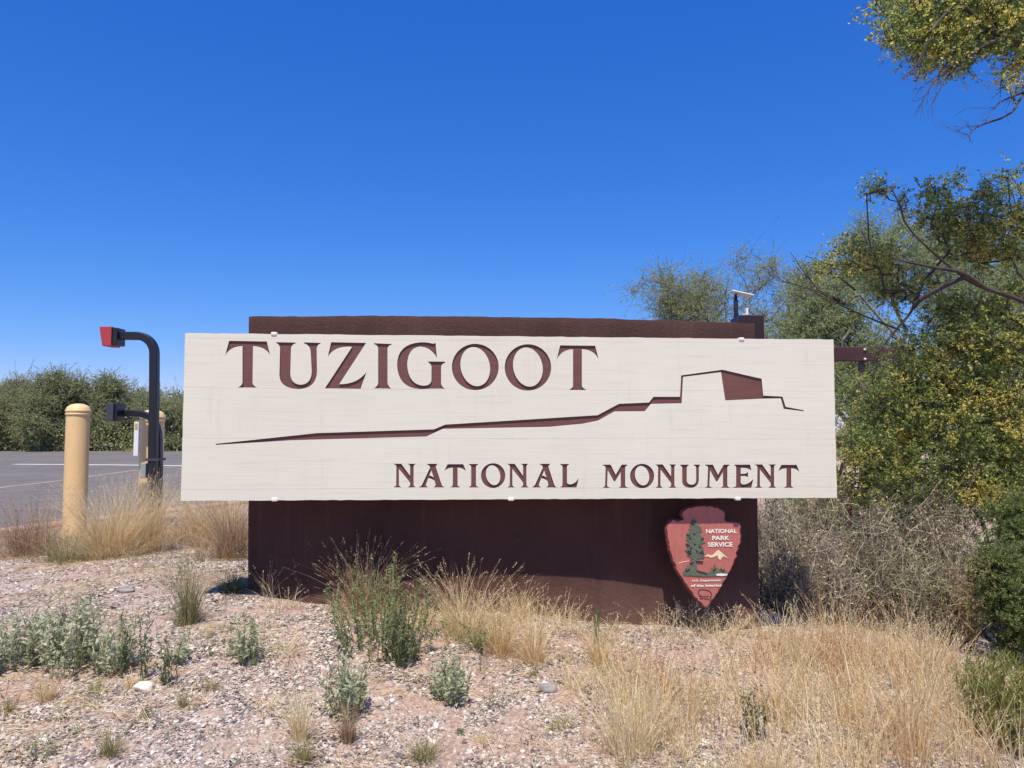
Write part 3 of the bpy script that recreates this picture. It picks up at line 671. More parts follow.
# dark housing column with flat panel, just behind the right end of the wall
hb = at(744.5, 325, 5.35); hz = float(ground_z(hb[0], hb[1])); s = 5.35 / F_PX
hz = at(744, 372, 5.3)[2] + .05; hc = empty('equipment_box', (hb[0], hb[1], hz - .05)); tag(hc, 'dark maroon box behind the right end of the wall top carrying a flat white panel', 'equipment box')
hh = at(744, 317.0, 5.35)[2] - hz + .05
a = Acc(); a.add(*box(-9.5 * s, 14.2 * s, -.12, .12, 0, hh)); add_bevel(a.build('box_body', M['maroon_dark'], hc), .008)
a = Acc(); a.add(*lathe([(.017, hh), (.015, hh + .12), (.012, hh + .125), (.010, hh + .17)], 12))
pt = a.build('post', M['black'], hc, smooth_=True); pt.location = (-6.3 * s, 0.05, 0)
V, F = box(-11.2 * s, 11.2 * s, -.045, .045, -.005, .005); V[:, 2] -= V[:, 0] * .21
a = Acc(); a.add(V, F); pn = a.build('flat_panel', M['white'], hc); pn.location = (-2 * s + .01, .05, hh + .172); add_bevel(pn, .004)
a = Acc(); a.add(*box(1.2 * s, 3.8 * s, -.01, .01, hh, hh + 9 * s)); a.add(*box(-1.8 * s, 1.2 * s, -.006, .006, hh + 2.0 * s, hh + 3.2 * s)); add_bevel(a.build('bracket', M['white'], hc), .003)

# maroon post-and-rail frame half hidden by the trees
FY = 9.5; s = FY / F_PX
fb = at(865.5, 440, FY); fz = float(ground_z(fb[0], fb[1]))
fr = empty('rail_frame', (fb[0], fb[1], fz - .05)); tag(fr, 'maroon timber post and rail frame half hidden by branches', 'frame')
def fl(py): return at(865.5, py, FY)[2] - fz + .05
a = Acc(); a.add(*box(-.8, .62, -.035, .035, fl(361.5), fl(347))); add_bevel(a.build('top_rail', M['maroon'], fr), .008)
a = Acc(); a.add(*box(-.8, .62, -.035, .035, fl(449), fl(436))); add_bevel(a.build('lower_rail', M['maroon'], fr), .008)
for dx in (-.72, .56):
    a = Acc(); a.add(*box(dx - .06, dx + .06, .036, .15, 0, fl(345))); add_bevel(a.build('post', M['maroon'], fr), .008)
a = Acc(); a.add(*box(-.035, .035, .036, .09, 0, fl(349))); add_bevel(a.build('brace', M['bark_grey'], fr), .006)
for py in (350, 359.5):
    a = Acc(); V, F = lathe([(.0, .02), (.013, .016), (.016, 0)], 12); V = V[:, [0, 2, 1]] * [1, -1, 1]; V += [0, -.036, fl(py)]; a.add(V, F); a.build('bolt', M['white'], fr, smooth_=True)

# rusty stake in the brush
sp_ = at(846, 548, 6.6); sz = float(ground_z(sp_[0], sp_[1]))
sk = empty('steel_stake', (sp_[0], sp_[1], sz - .05)); tag(sk, 'thin rusty stake leaning in the grey brush right of the sign', 'stake')
V, F = box(-.022, .022, -.005, .005, 0, 1.0); V2, F2 = box(-.005, .005, .005, .035, 0, 1.0)
zt = at(850, 504, 6.6)[2] - sz + .05
V[:, 2] *= zt; V2[:, 2] *= zt
for v_ in (V, V2): v_[:, 0] += v_[:, 2] * .09 - .05
a = Acc(); a.add(V, F); a.build('stake_flange', M['rust'], sk); a = Acc(); a.add(V2, F2); a.build('stake_web', M['rust'], sk)

# ================================================================== GRAVEL AND ROCKS
ico_v = []; ph = (1 + 5 ** .5) / 2
for s1 in (-1, 1):
    for s2 in (-1, 1): ico_v += [(0, s1, s2 * ph), (s1, s2 * ph, 0), (s2 * ph, 0, s1)]
ico_v = np.array(ico_v, float); ico_v /= np.linalg.norm(ico_v[0])
bmx = bmesh.new()
for v_ in ico_v: bmx.verts.new(v_)
bmesh.ops.convex_hull(bmx, input=bmx.verts); bmx.verts.index_update(); bmesh.ops.recalc_face_normals(bmx, faces=bmx.faces)
ico_f = np.array([[v_.index for v_ in f.verts] for f in bmx.faces]); ico_v = np.array([v_.co[:] for v_ in bmx.verts]); bmx.free()
def stones(px, py, size):
    n = len(px); nv = len(ico_v)
    V = ico_v[None] * (1 + rng.uniform(-.36, .36, (n, nv, 1)))
    sc = rng.uniform(.55, 1.25, (n, 1, 3)); sc[..., 0] *= 1.35; sc[..., 2] *= .55
    V = V * sc * size[:, None, None]
    yaw = rng.uniform(0, 2 * np.pi, n); ti = rng.uniform(-.5, .5, n)
    c, s_ = np.cos(ti)[:, None], np.sin(ti)[:, None]; x, z = V[..., 0] * c - V[..., 2] * s_, V[..., 0] * s_ + V[..., 2] * c
    c, s_ = np.cos(yaw)[:, None], np.sin(yaw)[:, None]; x2, y2 = x * c - V[..., 1] * s_, x * s_ + V[..., 1] * c
    V = np.stack([x2 + px[:, None], y2 + py[:, None], z + (ground_z(px, py) + size * .15)[:, None]], -1)
    F = (ico_f[None] + (np.arange(n) * nv)[:, None, None]).reshape(-1, 3)
    return V.reshape(-1, 3), F
N = 300000
gy = 2.6 + (rng.uniform(0, 1, N) ** 1.15) * 4.6; gx = rng.uniform(-.74, .74, N) * gy
dens = np.array([mno.noise(Vector((x * 1.1, y * 1.5, 0))) for x, y in zip(gx, gy)]) * .9 + np.array([mno.noise(Vector((x * 3.3, y * 4.5, 3))) for x, y in zip(gx, gy)]) * .5
kd = kerb_dist(gx, gy)
keep = (rng.uniform(0, 1, N) < .86 + dens * .9) & (kd < -.3) & ~((gx > 1.9) & (gy > 5.0))
lx = (gx - SC[0]) * ux[0] + (gy - SC[1]) * ux[1]; ly = -((gx - SC[0]) * un[0] + (gy - SC[1]) * un[1])
keep &= ~((lx > wx0 - .01) & (lx < wx1 + .01) & (ly > WB - .01) & (ly < WB + .32))
gx, gy = gx[keep], gy[keep]
sz_ = np.clip(np.exp(rng.normal(math.log(.0048), .40, len(gx))), .0026, .016)
V, F = stones(gx, gy, sz_)
gr = np_mesh('gravel', V, F, M['gravel']); tag(gr, 'pink and grey crushed gravel spread in front of the sign', 'gravel', kind='stuff')

def rock(px, py, r, mat, label, sq=(1.2, .9, .7)):
    p = gp(px, py)
    bmx = bmesh.new(); bmesh.ops.create_icosphere(bmx, subdivisions=3, radius=1)
    sd_ = random.random() * 50
    for v_ in bmx.verts:
        n_ = mno.noise(v_.co * 1.1 + Vector((sd_, 0, 0))) * .35 + mno.noise(v_.co * 3 + Vector((0, sd_, 0))) * .12
        v_.co = Vector((v_.co.x * sq[0], v_.co.y * sq[1], v_.co.z * sq[2])) * r * (1 + n_)
    me_ = bpy.data.meshes.new('rock'); bmx.to_mesh(me_); bmx.free()
    o = link_mesh('rock', me_, mat, smooth_=True); o.location = (p[0], p[1], float(ground_z(p[0], p[1])) + r * sq[2] * .55); tag(o, label, 'rock')
rock(144, 690, .036, M['rock_white'], 'pale cream rock, the biggest on the gravel at lower left')
rock(549, 692, .035, M['rock_grey'], 'rounded grey rock lying alone on the gravel below the sign middle')
rock(126, 592, .04, M['rock_grey'], 'flat dark grey stone above the leafy plants at left', (1.4, .8, .35))

# ================================================================== PLANTS
def blades(base, h, lean, az, w, K=5, curl=1.0, twist=0.):
    """grass blades as tapered strips: base (N,3)"""
    n = len(base); t_ = np.linspace(0, 1, K)[None, :]
    out = lean[:, None] * (t_ ** (1.6)) * h[:, None] * curl
    up = h[:, None] * (t_ - .22 * lean[:, None] * t_ ** 2)
    wob = (rng.normal(0, .03, (n, 1)) * np.sin(t_ * 5)) * h[:, None]
    dx = np.cos(az)[:, None]; dy = np.sin(az)[:, None]
    P = np.stack([base[:, 0:1] + dx * out - dy * wob, base[:, 1:2] + dy * out + dx * wob, base[:, 2:3] + up], -1)
    wd = w[:, None] * (1 - t_ ** 1.5 * .85) / 2
    a2 = az + np.pi / 2 + rng.uniform(-1.2, 1.2, n)
    Sx = np.stack([np.cos(a2), np.sin(a2), np.zeros(n)], -1)[:, None] * wd[..., None]
    V = np.stack([P - Sx, P + Sx], 2).reshape(-1, 3)
    i = np.arange(n * K * 2).reshape(n, K, 2)
    F = np.stack([i[:, :-1, 0], i[:, :-1, 1], i[:, 1:, 1], i[:, 1:, 0]], -1).reshape(-1, 4)
    return V, F, P
def tuft_geo(a, c, n, h, rad, lean, w=.003, heads=0., sz=.01, K=5):
    base = np.zeros((n, 3)); r = rad * np.sqrt(rng.uniform(0, 1, n)); th = rng.uniform(0, 2 * np.pi, n)
    base[:, 0] = c[0] + r * np.cos(th); base[:, 1] = c[1] + r * np.sin(th); base[:, 2] = ground_z(base[:, 0], base[:, 1]) - .01
    hh = h * rng.uniform(.45, 1.05, n); ln = np.abs(rng.normal(lean, lean * .6, n)) ; az = th + rng.normal(0, .7, n)
    V, F, P = blades(base, hh, ln, az, w * rng.uniform(.6, 1.4, n), K); a.add(V, F)
    if heads > 0:
        k = rng.uniform(0, 1, n) < heads; tip = P[k, -1]; d = P[k, -1] - P[k, -2]; m_ = 7
        if len(tip):
            fr_ = np.linspace(-.6, 1., m_)
            C = (tip[:, None] - d[:, None] / (np.linalg.norm(d, axis=1)[:, None, None] + 1e-6) * (sz * 3.5) * (1 - fr_)[None, :, None] * .6).reshape(-1, 3)
            D = np.repeat(d / (np.linalg.norm(d, axis=1, keepdims=True) + 1e-6), m_, 0) + rng.normal(0, .55, (len(C), 3))
            V, F = leaves(C, D, rdir(len(C)), sz * rng.uniform(.7, 1.3, len(C)), sz * .38); a.add(V, F)
def tuft(px, py, hpx, rpx, n, mat, label, lean=.3, heads=.3, w=.003, name='grass_tuft', cat='grass tuft', group=None, sz=.010):
    p = gp(px, py); s_ = p[1] / F_PX
    a = Acc(); tuft_geo(a, p, n, hpx * s_, rpx * s_ * .5, lean * 1.35, w, heads, sz); tuft_geo(a, p, n // 2, hpx * s_ * .42, rpx * s_ * .85, lean * 2.6, w, 0, sz)
    o = a.build(name, mat, origin=(p[0], p[1], p[2])); o.location = p; tag(o, label, cat, group); return o
G = 'dry grass tufts around the sign'
TUFTS = [
 (520, 618, 46, 16, 90, 'straw', 'thin dry stalks at the wall foot behind the upright straw tuft', .4, .8),
 (420, 600, 40, 18, 90, 'straw_pale', 'pale nodding stalks at the wall foot right of the brown grass fan', .4, .9),
 (285, 655, 30, 16, 90, 'straw_pale', 'flattened pale straw on the gravel left of the green bush', .8, .3),
 (265, 708, 24, 14, 70, 'straw', 'flattened straw on gravel between two grey leaved plants', .9, .2),
 (575, 690, 34, 14, 90, 'straw_pale', 'thin pale stalks right of the rounded grey rock', .5, .5),
 (30, 556, 66, 34, 520, 'straw_brown', 'brown dry grass clump left of the lone tan bollard', .35, .4),
 (112, 558, 84, 34, 900, 'straw', 'tall pale straw clump between the two tan bollards', .35, .4),
 (150, 552, 84, 18, 460, 'straw', 'tall straw clump standing in front of the black keypad post', .25, .4),
 (66, 562, 40, 30, 260, 'straw_green', 'low greenish grass at the foot of the lone tan bollard', .5, .2),
 (208, 540, 62, 40, 1100, 'straw', 'broad straw clump under the left end of the white board', .4, .4),
 (232, 560, 76, 22, 520, 'straw_brown', 'brown grass clump against the left edge of the brown wall', .35, .4),
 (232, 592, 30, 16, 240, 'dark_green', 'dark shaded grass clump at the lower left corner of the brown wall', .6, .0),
 (188, 624, 74, 13, 260, 'straw_green', 'tall olive grass clump with feathery heads left of the wall', .22, .7),
 (362, 612, 78, 24, 300, 'straw_brown', 'tall brown grass fan rising before the dark wall behind the green bush', .35, .9),
 (268, 596, 38, 12, 60, 'straw', 'sparse pale grass at the left foot of the dark wall', .35, .7),
 (306, 598, 44, 14, 50, 'straw_brown', 'few thin brown stalks at the foot of the dark wall', .3, .8),
 (465, 636, 78, 38, 240, 'straw', 'pale straw clump right of the green bush', .4, .6),
 (500, 655, 64, 18, 220, 'straw', 'slim straw clump before the wall, right of the broad one', .3, .6),
 (534, 664, 66, 14, 190, 'straw', 'upright straw tuft with a green foot below the sign middle', .4, .5),
 (533, 678, 22, 5, 40, 'straw_green', 'tiny green tuft below the upright straw tuft', .3, .0),
 (300, 740, 50, 12, 150, 'straw_pale', 'pale dead grass tuft near the bottom edge left of middle', .25, .5),
 (303, 762, 26, 12, 130, 'straw_green', 'yellow green tuft at the bottom edge below the pale dead tuft', .4, .1),
 (348, 742, 42, 10, 130, 'straw_brown', 'brown stalks under the grey leaved plant near bottom middle', .25, .1),
 (46, 702, 34, 12, 110, 'straw', 'small straw tuft under the leafy plants at far left', .3, .5),
 (8, 712, 18, 7, 60, 'straw_green', 'short green tuft at the far left edge on the gravel', .4, .1),
 (110, 758, 30, 11, 110, 'straw_green', 'short green and straw tuft at bottom left', .35, .3),
 (130, 688, 20, 7, 60, 'straw', 'short straw tuft just left of the pale cream rock', .35, .2),
 (182, 708, 22, 6, 50, 'straw_green', 'thin green tuft right of the pale cream rock', .2, .1),
 (96, 692, 16, 8, 60, 'straw_green', 'low green tuft on gravel under the leafy plants', .5, .1),
 (424, 760, 26, 20, 160, 'straw_green', 'yellow green tuft at the bottom edge below the green bush', .4, .2),
 (480, 742, 16, 10, 60, 'straw', 'small flat straw tuft at bottom middle', .6, .1),
 (600, 668, 50, 14, 170, 'straw', 'thin straw tuft right of the small dark spike', .3, .5),
 (565, 728, 18, 12, 70, 'straw_green', 'little green sprout on gravel left of the big straw stand', .6, .0),
 (632, 752, 84, 44, 260, 'straw_pale', 'tall pale straw clump at the left end of the big straw stand', .28, .5),
 (212, 690, 16, 10, 60, 'straw_green', 'small olive tuft on gravel below the wall left end', .4, .1),
]
for (px, py, h, r, n, mt, lb, le, hd) in TUFTS:
    tuft(px, py, h, r, n, M[mt], lb, le, hd, group=G)

# nodding oat-like grass along the wall foot at right
p0 = gp(640, 622)
def oat(px, py, h, n, rpx, lb):
    p = gp(px, py); s_ = p[1] / F_PX; a = Acc()
    tuft_geo(a, p, n, h * s_, rpx * s_, .35, .0022, 1.0, .016)
    o = a.build('oat_grass', M['straw_pale'], origin=p); o.location = p; tag(o, lb, 'grass tuft', 'nodding grass along the foot of the wall')
oat(610, 616, 24, 40, 20, 'low nodding grass at the wall foot right of the small dark spike')
oat(655, 622, 28, 60, 22, 'nodding grass at the wall foot just left of the arrowhead tip')
oat(688, 628, 34, 60, 14, 'nodding grass directly under the arrowhead tip')
oat(726, 634, 30, 70, 18, 'nodding grass at the lower right corner of the wall')
oat(560, 610, 30, 50, 20, 'low nodding grass at the wall foot left of the small dark spike')

# golden stand of dry grass at right: one mass nobody could count
a = Acc(); cnt = 0
AREAS = [((765, 655), (950, 650), 50, 1.6), ((880, 690), (980, 680), 60, 1.0), ((600, 700), (680, 690), 60, .7), ((650, 740), (760, 700), 78, .55), ((690, 690), (800, 650), 52, .6), ((790, 668), (930, 668), 74, 1.1), ((760, 720), (930, 720), 80, 1.0), ((850, 768), (1010, 768), 110, 1.0), ((740, 800), (860, 790), 90, .6), ((930, 740), (1000, 720), 85, .6), ((600, 720), (700, 760), 45, .35), ((930, 690), (955, 690), 50, .5), ((700, 780), (780, 810), 70, .5)]
bs = []
for (pa, pb, h, dn) in AREAS:
    for _ in range(int(29 * dn)):
        t_ = random.random(); px = pa[0] + (pb[0] - pa[0]) * t_ + random.gauss(0, 14); py = pa[1] + (pb[1] - pa[1]) * t_ + random.gauss(0, 13)
        bs.append((px, py, h * random.uniform(.45, 1.1)))
ar = Acc(); al = Acc()
for (px, py, h) in bs:
    p = gp(px, min(py, 850)); s_ = p[1] / F_PX
    q_ = random.random(); tuft_geo(ar if q_ < .12 else (al if q_ < .36 else a), p, random.randint(8, 42), h * s_, random.uniform(.03, .17), random.uniform(.25, .6), .0034, .45, .011)
o = a.build('dry_grass', M['straw']); tag(o, 'dense golden dry grass covering the ground right of the gravel', 'dry grass', kind='stuff')
o = al.build('dry_grass', M['straw_pale']); tag(o, 'bleached pale blades standing among the golden grass', 'dry grass', kind='stuff')
o = ar.build('dry_grass', M['rust_grass']); tag(o, 'orange brown dry blades mixed into the golden grass', 'dry grass', kind='stuff')
# thin continuous dry grass between the gravel and the kerb at left
a = Acc()
for _ in range(420):
    px, py = random.uniform(-30, 262), random.gauss(547, 9) - max(0, random.uniform(-30, 262)) * .03
    p = gp(px, min(py, 562))
    if kerb_dist(p[0], p[1]) > -.15: continue
    lx1 = (p[0] - SC[0]) * ux[0] + (p[1] - SC[1]) * ux[1]
    tuft_geo(a, p, random.randint(8, 30), random.uniform(.04, .17), random.uniform(.03, .10), random.uniform(.4, 1.0), .0036, .35, .011, K=4)
for _ in range(260):
    x = random.uniform(-4.2, -1.2); y = random.uniform(6.2, 12.5)
    if kerb_dist(x, y) > -.2: continue
    tuft_geo(a, (x, y, 0), random.randint(10, 34), random.uniform(.10, .32), random.uniform(.04, .12), random.uniform(.3, .8), .004, .35, .012, K=4)
o = a.build('dry_grass', M['straw_brown']); tag(o, 'thin band of dry brown grass between the gravel and the kerb', 'dry grass', kind='stuff')
# loose fringe of dry grass along the foot of the wall
a = Acc()
for _ in range(150):
    u = random.uniform(wx0 + .25, wx1 + .1); v_ = .225 + .105 * ((u + .1) / 1.5) ** 2 - random.uniform(.03, .30)
    x = SC[0] + ux[0] * u - un[0] * v_; y = SC[1] + ux[1] * u - un[1] * v_
    if mno.noise(Vector((u * 2.1, 3, 1))) < -.22: continue
    tuft_geo(a, (x, y, 0), random.randint(4, 16), random.uniform(.06, .24), random.uniform(.02, .07), random.uniform(.35, .9), .003, .6, .010, K=4)
o = a.build('dry_grass', M['straw_pale']); tag(o, 'loose fringe of pale dry grass along the foot of the brown wall', 'dry grass', kind='stuff')
# short straw litter and sparse sprouts over the gravel
a = Acc()
N = 5200; py_ = rng.uniform(560, 790, N); px_ = rng.uniform(-20, 1040, N)
for k in range(N):
    pass
ly_ = 2.7 + rng.uniform(0, 1, N) ** 1.0 * 4.2; lx_ = rng.uniform(-.7, .7, N) * ly_
dn = np.array([mno.noise(Vector((x * 1.6 + 9, y * 2.2, 1))) for x, y in zip(lx_, ly_)])
kp_ = (dn > .02) & (kerb_dist(lx_, ly_) < -.2); lx_, ly_ = lx_[kp_], ly_[kp_]
for x, y in zip(lx_[:2600], ly_[:2600]):
    tuft_geo(a, (x, y, 0), random.randint(3, 9), random.uniform(.015, .06), .02, random.uniform(.8, 1.8), .0025, 0., K=3)
# lying stems
n = 11000; yy = 2.7 + rng.uniform(0, 1, n) * 4.2; xx = rng.uniform(-.7, .7, n) * yy
dn = np.array([mno.noise(Vector((x * 1.3 + 2, y * 1.9, 6))) for x, y in zip(xx, yy)]); k = (dn > 0.0) & (kerb_dist(xx, yy) < -.2); xx, yy = xx[k], yy[k]; n = len(xx)
th = rng.uniform(0, 2 * np.pi, n); L = rng.uniform(.03, .14, n); K = 4; t_ = np.linspace(-.5, .5, K)[None]
P = np.stack([xx[:, None] + np.cos(th)[:, None] * L[:, None] * t_, yy[:, None] + np.sin(th)[:, None] * L[:, None] * t_, np.zeros((n, K))], -1)
P[..., 2] = ground_z(P[..., 0], P[..., 1]) + .010 + rng.uniform(0, .012, (n, 1))
a.add(*tubes(P, np.full((n, K), .0011), 3))
o = a.build('straw_litter', M['straw']); tag(o, 'short dry straw and dead stems lying over the gravel', 'straw litter', kind='stuff')

def leafy_plant(px, py, wpx, hpx, nst, nl, ll, lw, mat, label, name='leafy_plant', cat='plant', up=.5, group=None, stem_mat='straw_green', lean=.5, Y=None, bs=.68):
    p = gp(px, py) if Y is None else np.array([*at(px, py, Y)[:2], float(ground_z(*at(px, py, Y)[:2]))]); s_ = p[1] / F_PX
    W_, Hh = wpx * s_, hpx * s_
    K = 6; n = nst; th = rng.uniform(0, 2 * np.pi, n); rr = np.sqrt(rng.uniform(0, 1, n)) * W_ / 2
    base = np.stack([p[0] + bs * rr * np.cos(th), p[1] + bs * rr * np.sin(th)], -1)
    tip = np.stack([p[0] + rr * np.cos(th), p[1] + rr * np.sin(th)], -1)
    hgt = Hh * rng.uniform(.35, 1.08, n) * np.sqrt(np.clip(1 - .55 * (rr / (W_ / 2)) ** 2, .1, 1))
    t_ = np.linspace(0, 1, K)[None, :, None]
    XY = base[:, None] * (1 - t_ ** 1.3) + tip[:, None] * t_ ** 1.3 + rng.normal(0, .018, (n, K, 2)) * t_
    Zb = ground_z(base[:, 0], base[:, 1])
    P = np.concatenate([XY, Zb[:, None, None] + hgt[:, None, None] * t_], -1)
    root = empty(name, (p[0], p[1], p[2])); tag(root, label, cat, group)
    a = Acc(); a.add(*tubes(P, np.linspace(.0026, .001, K)[None].repeat(n, 0), 4)); a.build('stem', M[stem_mat], root, origin=p)
    q = rng.uniform(.12, 1, (n, nl)); kk_ = q * (K - 1); i0 = np.minimum(kk_.astype(int), K - 2); fr_ = (kk_ - i0)[..., None]
    ii = np.arange(n)[:, None]; C = (P[ii, i0] * (1 - fr_) + P[ii, i0 + 1] * fr_).reshape(-1, 3)
    D = rdir(len(C), up); D[:, 2] *= .8
    a = Acc(); a.add(*leaves(C, D, rdir(len(C), 1.0), ll * rng.uniform(.6, 1.25, len(C)), lw * rng.uniform(.7, 1.2, len(C)))); a.build('foliage', mat, root, origin=p)
    return root
GS = 'grey green leafy plants on the gravel'
leafy_plant(14, 668, 60, 60, 38, 26, .035, .012, M['sage'], 'grey green leafy plant cut by the left edge of the photo', group=GS)
leafy_plant(70, 668, 76, 72, 60, 28, .035, .012, M['sage'], 'widest grey green leafy plant, second from the left edge', group=GS)
leafy_plant(118, 672, 50, 60, 30, 22, .032, .011, M['sage'], 'grey green leafy plant left of the dark stemmed weeds', group=GS)
leafy_plant(246, 662, 44, 50, 22, 18, .034, .012, M['sage'], 'grey green leafy plant below the left end of the wall', group=GS)
leafy_plant(345, 715, 52, 66, 34, 24, .036, .011, M['sage'], 'tall grey green leafy plant below the green bush', group=GS)
leafy_plant(452, 698, 52, 48, 30, 22, .036, .012, M['sage'], 'grey green leafy plant lower right of the green bush', group=GS)
leafy_plant(175, 660, 40, 34, 20, 14, .026, .008, M['sage'], 'low grey green plant right of the dark stemmed weeds', group=GS)
leafy_plant(145, 682, 14, 76, 6, 30, .022, .007, M['dark_green'], 'tall dark stemmed weed behind the pale cream rock', 'weed', 'weed', stem_mat='dark_green')
leafy_plant(170, 686, 22, 60, 8, 26, .020, .006, M['dark_green'], 'dark weed right of the pale cream rock, beside the tall one', 'weed', 'weed', stem_mat='dark_green')
leafy_plant(122, 678, 16, 70, 6, 28, .020, .006, M['dark_green'], 'slim dark weed left of the pale cream rock', 'weed', 'weed', stem_mat='dark_green')
leafy_plant(386, 650, 124, 98, 62, 72, .021, .007, M['bright_green'], 'bright green feathery bush in front of the wall', 'green_bush', 'bush', up=.6)
leafy_plant(440, 606, 18, 56, 1, 46, .028, .010, M['bright_green'], 'thin green sprig reaching up before the dark wall', 'sprig', 'plant', up=.4)
leafy_plant(402, 664, 40, 60, 36, 40, .020, .006, M['dark_green'], 'dark green foot shoots at the right of the bright bush', 'green_bush', 'bush')
leafy_plant(480, 650, 90, 36, 26, 16, .02, .006, M['bright_green'], 'low sprawling green weed right of the bright bush', 'weed', 'weed', bs=.2)
leafy_plant(755, 740, 26, 66, 9, 22, .03, .009, M['dark_green'], 'dark green weed standing in the golden grass', 'weed', 'weed')
leafy_plant(40, 758, 30, 26, 10, 10, .02, .007, M['sage'], 'small grey sprout on gravel at the bottom left edge', 'weed', 'weed')
leafy_plant(1010, 742, 96, 84, 170, 44, .045, .005, M['olive'], 'olive green broom shrub at the lower right corner', 'broom_shrub', 'shrub', up=1.4)
# dark agave-like spike
p = gp(597, 646); a = Acc(); s_ = p[1] / F_PX
n = 26; th = rng.uniform(0, 6.28, n); b = np.stack([p[0] + .008 * np.cos(th), p[1] + .008 * np.sin(th), np.full(n, p[2] + .01)], -1)
V, F, _ = blades(b, rng.uniform(.5, 1, n) * 42 * s_, rng.uniform(.02, .10, n), th, np.full(n, .010)); a.add(V, F)
o = a.build('spiky_plant', M['dark_green'], origin=p); o.location = p; tag(o, 'small dark green upright spike on the gravel before the wall', 'plant')

# small weeds and sprouts nobody could count
ag, as_, ab = Acc(), Acc(), Acc()
for _ in range(520):
    y = 2.75 + random.random() * 3.6; x = random.uniform(-.7, .45) * y
    if mno.noise(Vector((x * 1.2 + 4, y * 1.6, 8))) < -.05: continue
    lx1 = (x - SC[0]) * ux[0] + (y - SC[1]) * ux[1]; ly1 = -((x - SC[0]) * un[0] + (y - SC[1]) * un[1])
    if ly1 > WB - .06 and wx0 - .1 < lx1 < wx1 + .1: continue
    k = random.random(); z = float(ground_z(x, y)); hh = random.choice([.03, .04, .05, .07, .10]) * random.uniform(.7, 1.2)
    if k < .45: tuft_geo(as_, (x, y, 0), random.randint(8, 30), hh * 1.4, .02, random.uniform(.5, 1.1), .0028, .2, .008, K=4)
    else:
        n = random.randint(10, 34); C = np.array([x, y, z]) + rng.normal(0, 1, (n, 3)) * [hh * .45, hh * .45, 0] + np.c_[np.zeros((n, 2)), rng.uniform(0, hh, n)]
        (ag if k < .75 else ab).add(*leaves(C, rdir(n, .5), rdir(n, 1), .018 * rng.uniform(.6, 1.3, n), .006))
        (ag if k < .75 else ab).add(*blades(np.array([[x, y, z]]).repeat(5, 0) - [0, 0, .005], hh * rng.uniform(.5, 1, 5), rng.uniform(.2, .9, 5), rng.uniform(0, 6.3, 5), np.full(5, .0025))[:2])
o = ag.build('ground_cover', M['sage']); tag(o, 'tiny grey green sprouts dotted over the gravel', 'ground cover', kind='stuff')
o = ab.build('ground_cover', M['dark_green']); tag(o, 'tiny dark green sprouts dotted over the gravel', 'ground cover', kind='stuff')
o = as_.build('ground_cover', M['straw_green']); tag(o, 'tiny yellow green grass sprouts dotted over the gravel', 'ground cover', kind='stuff')

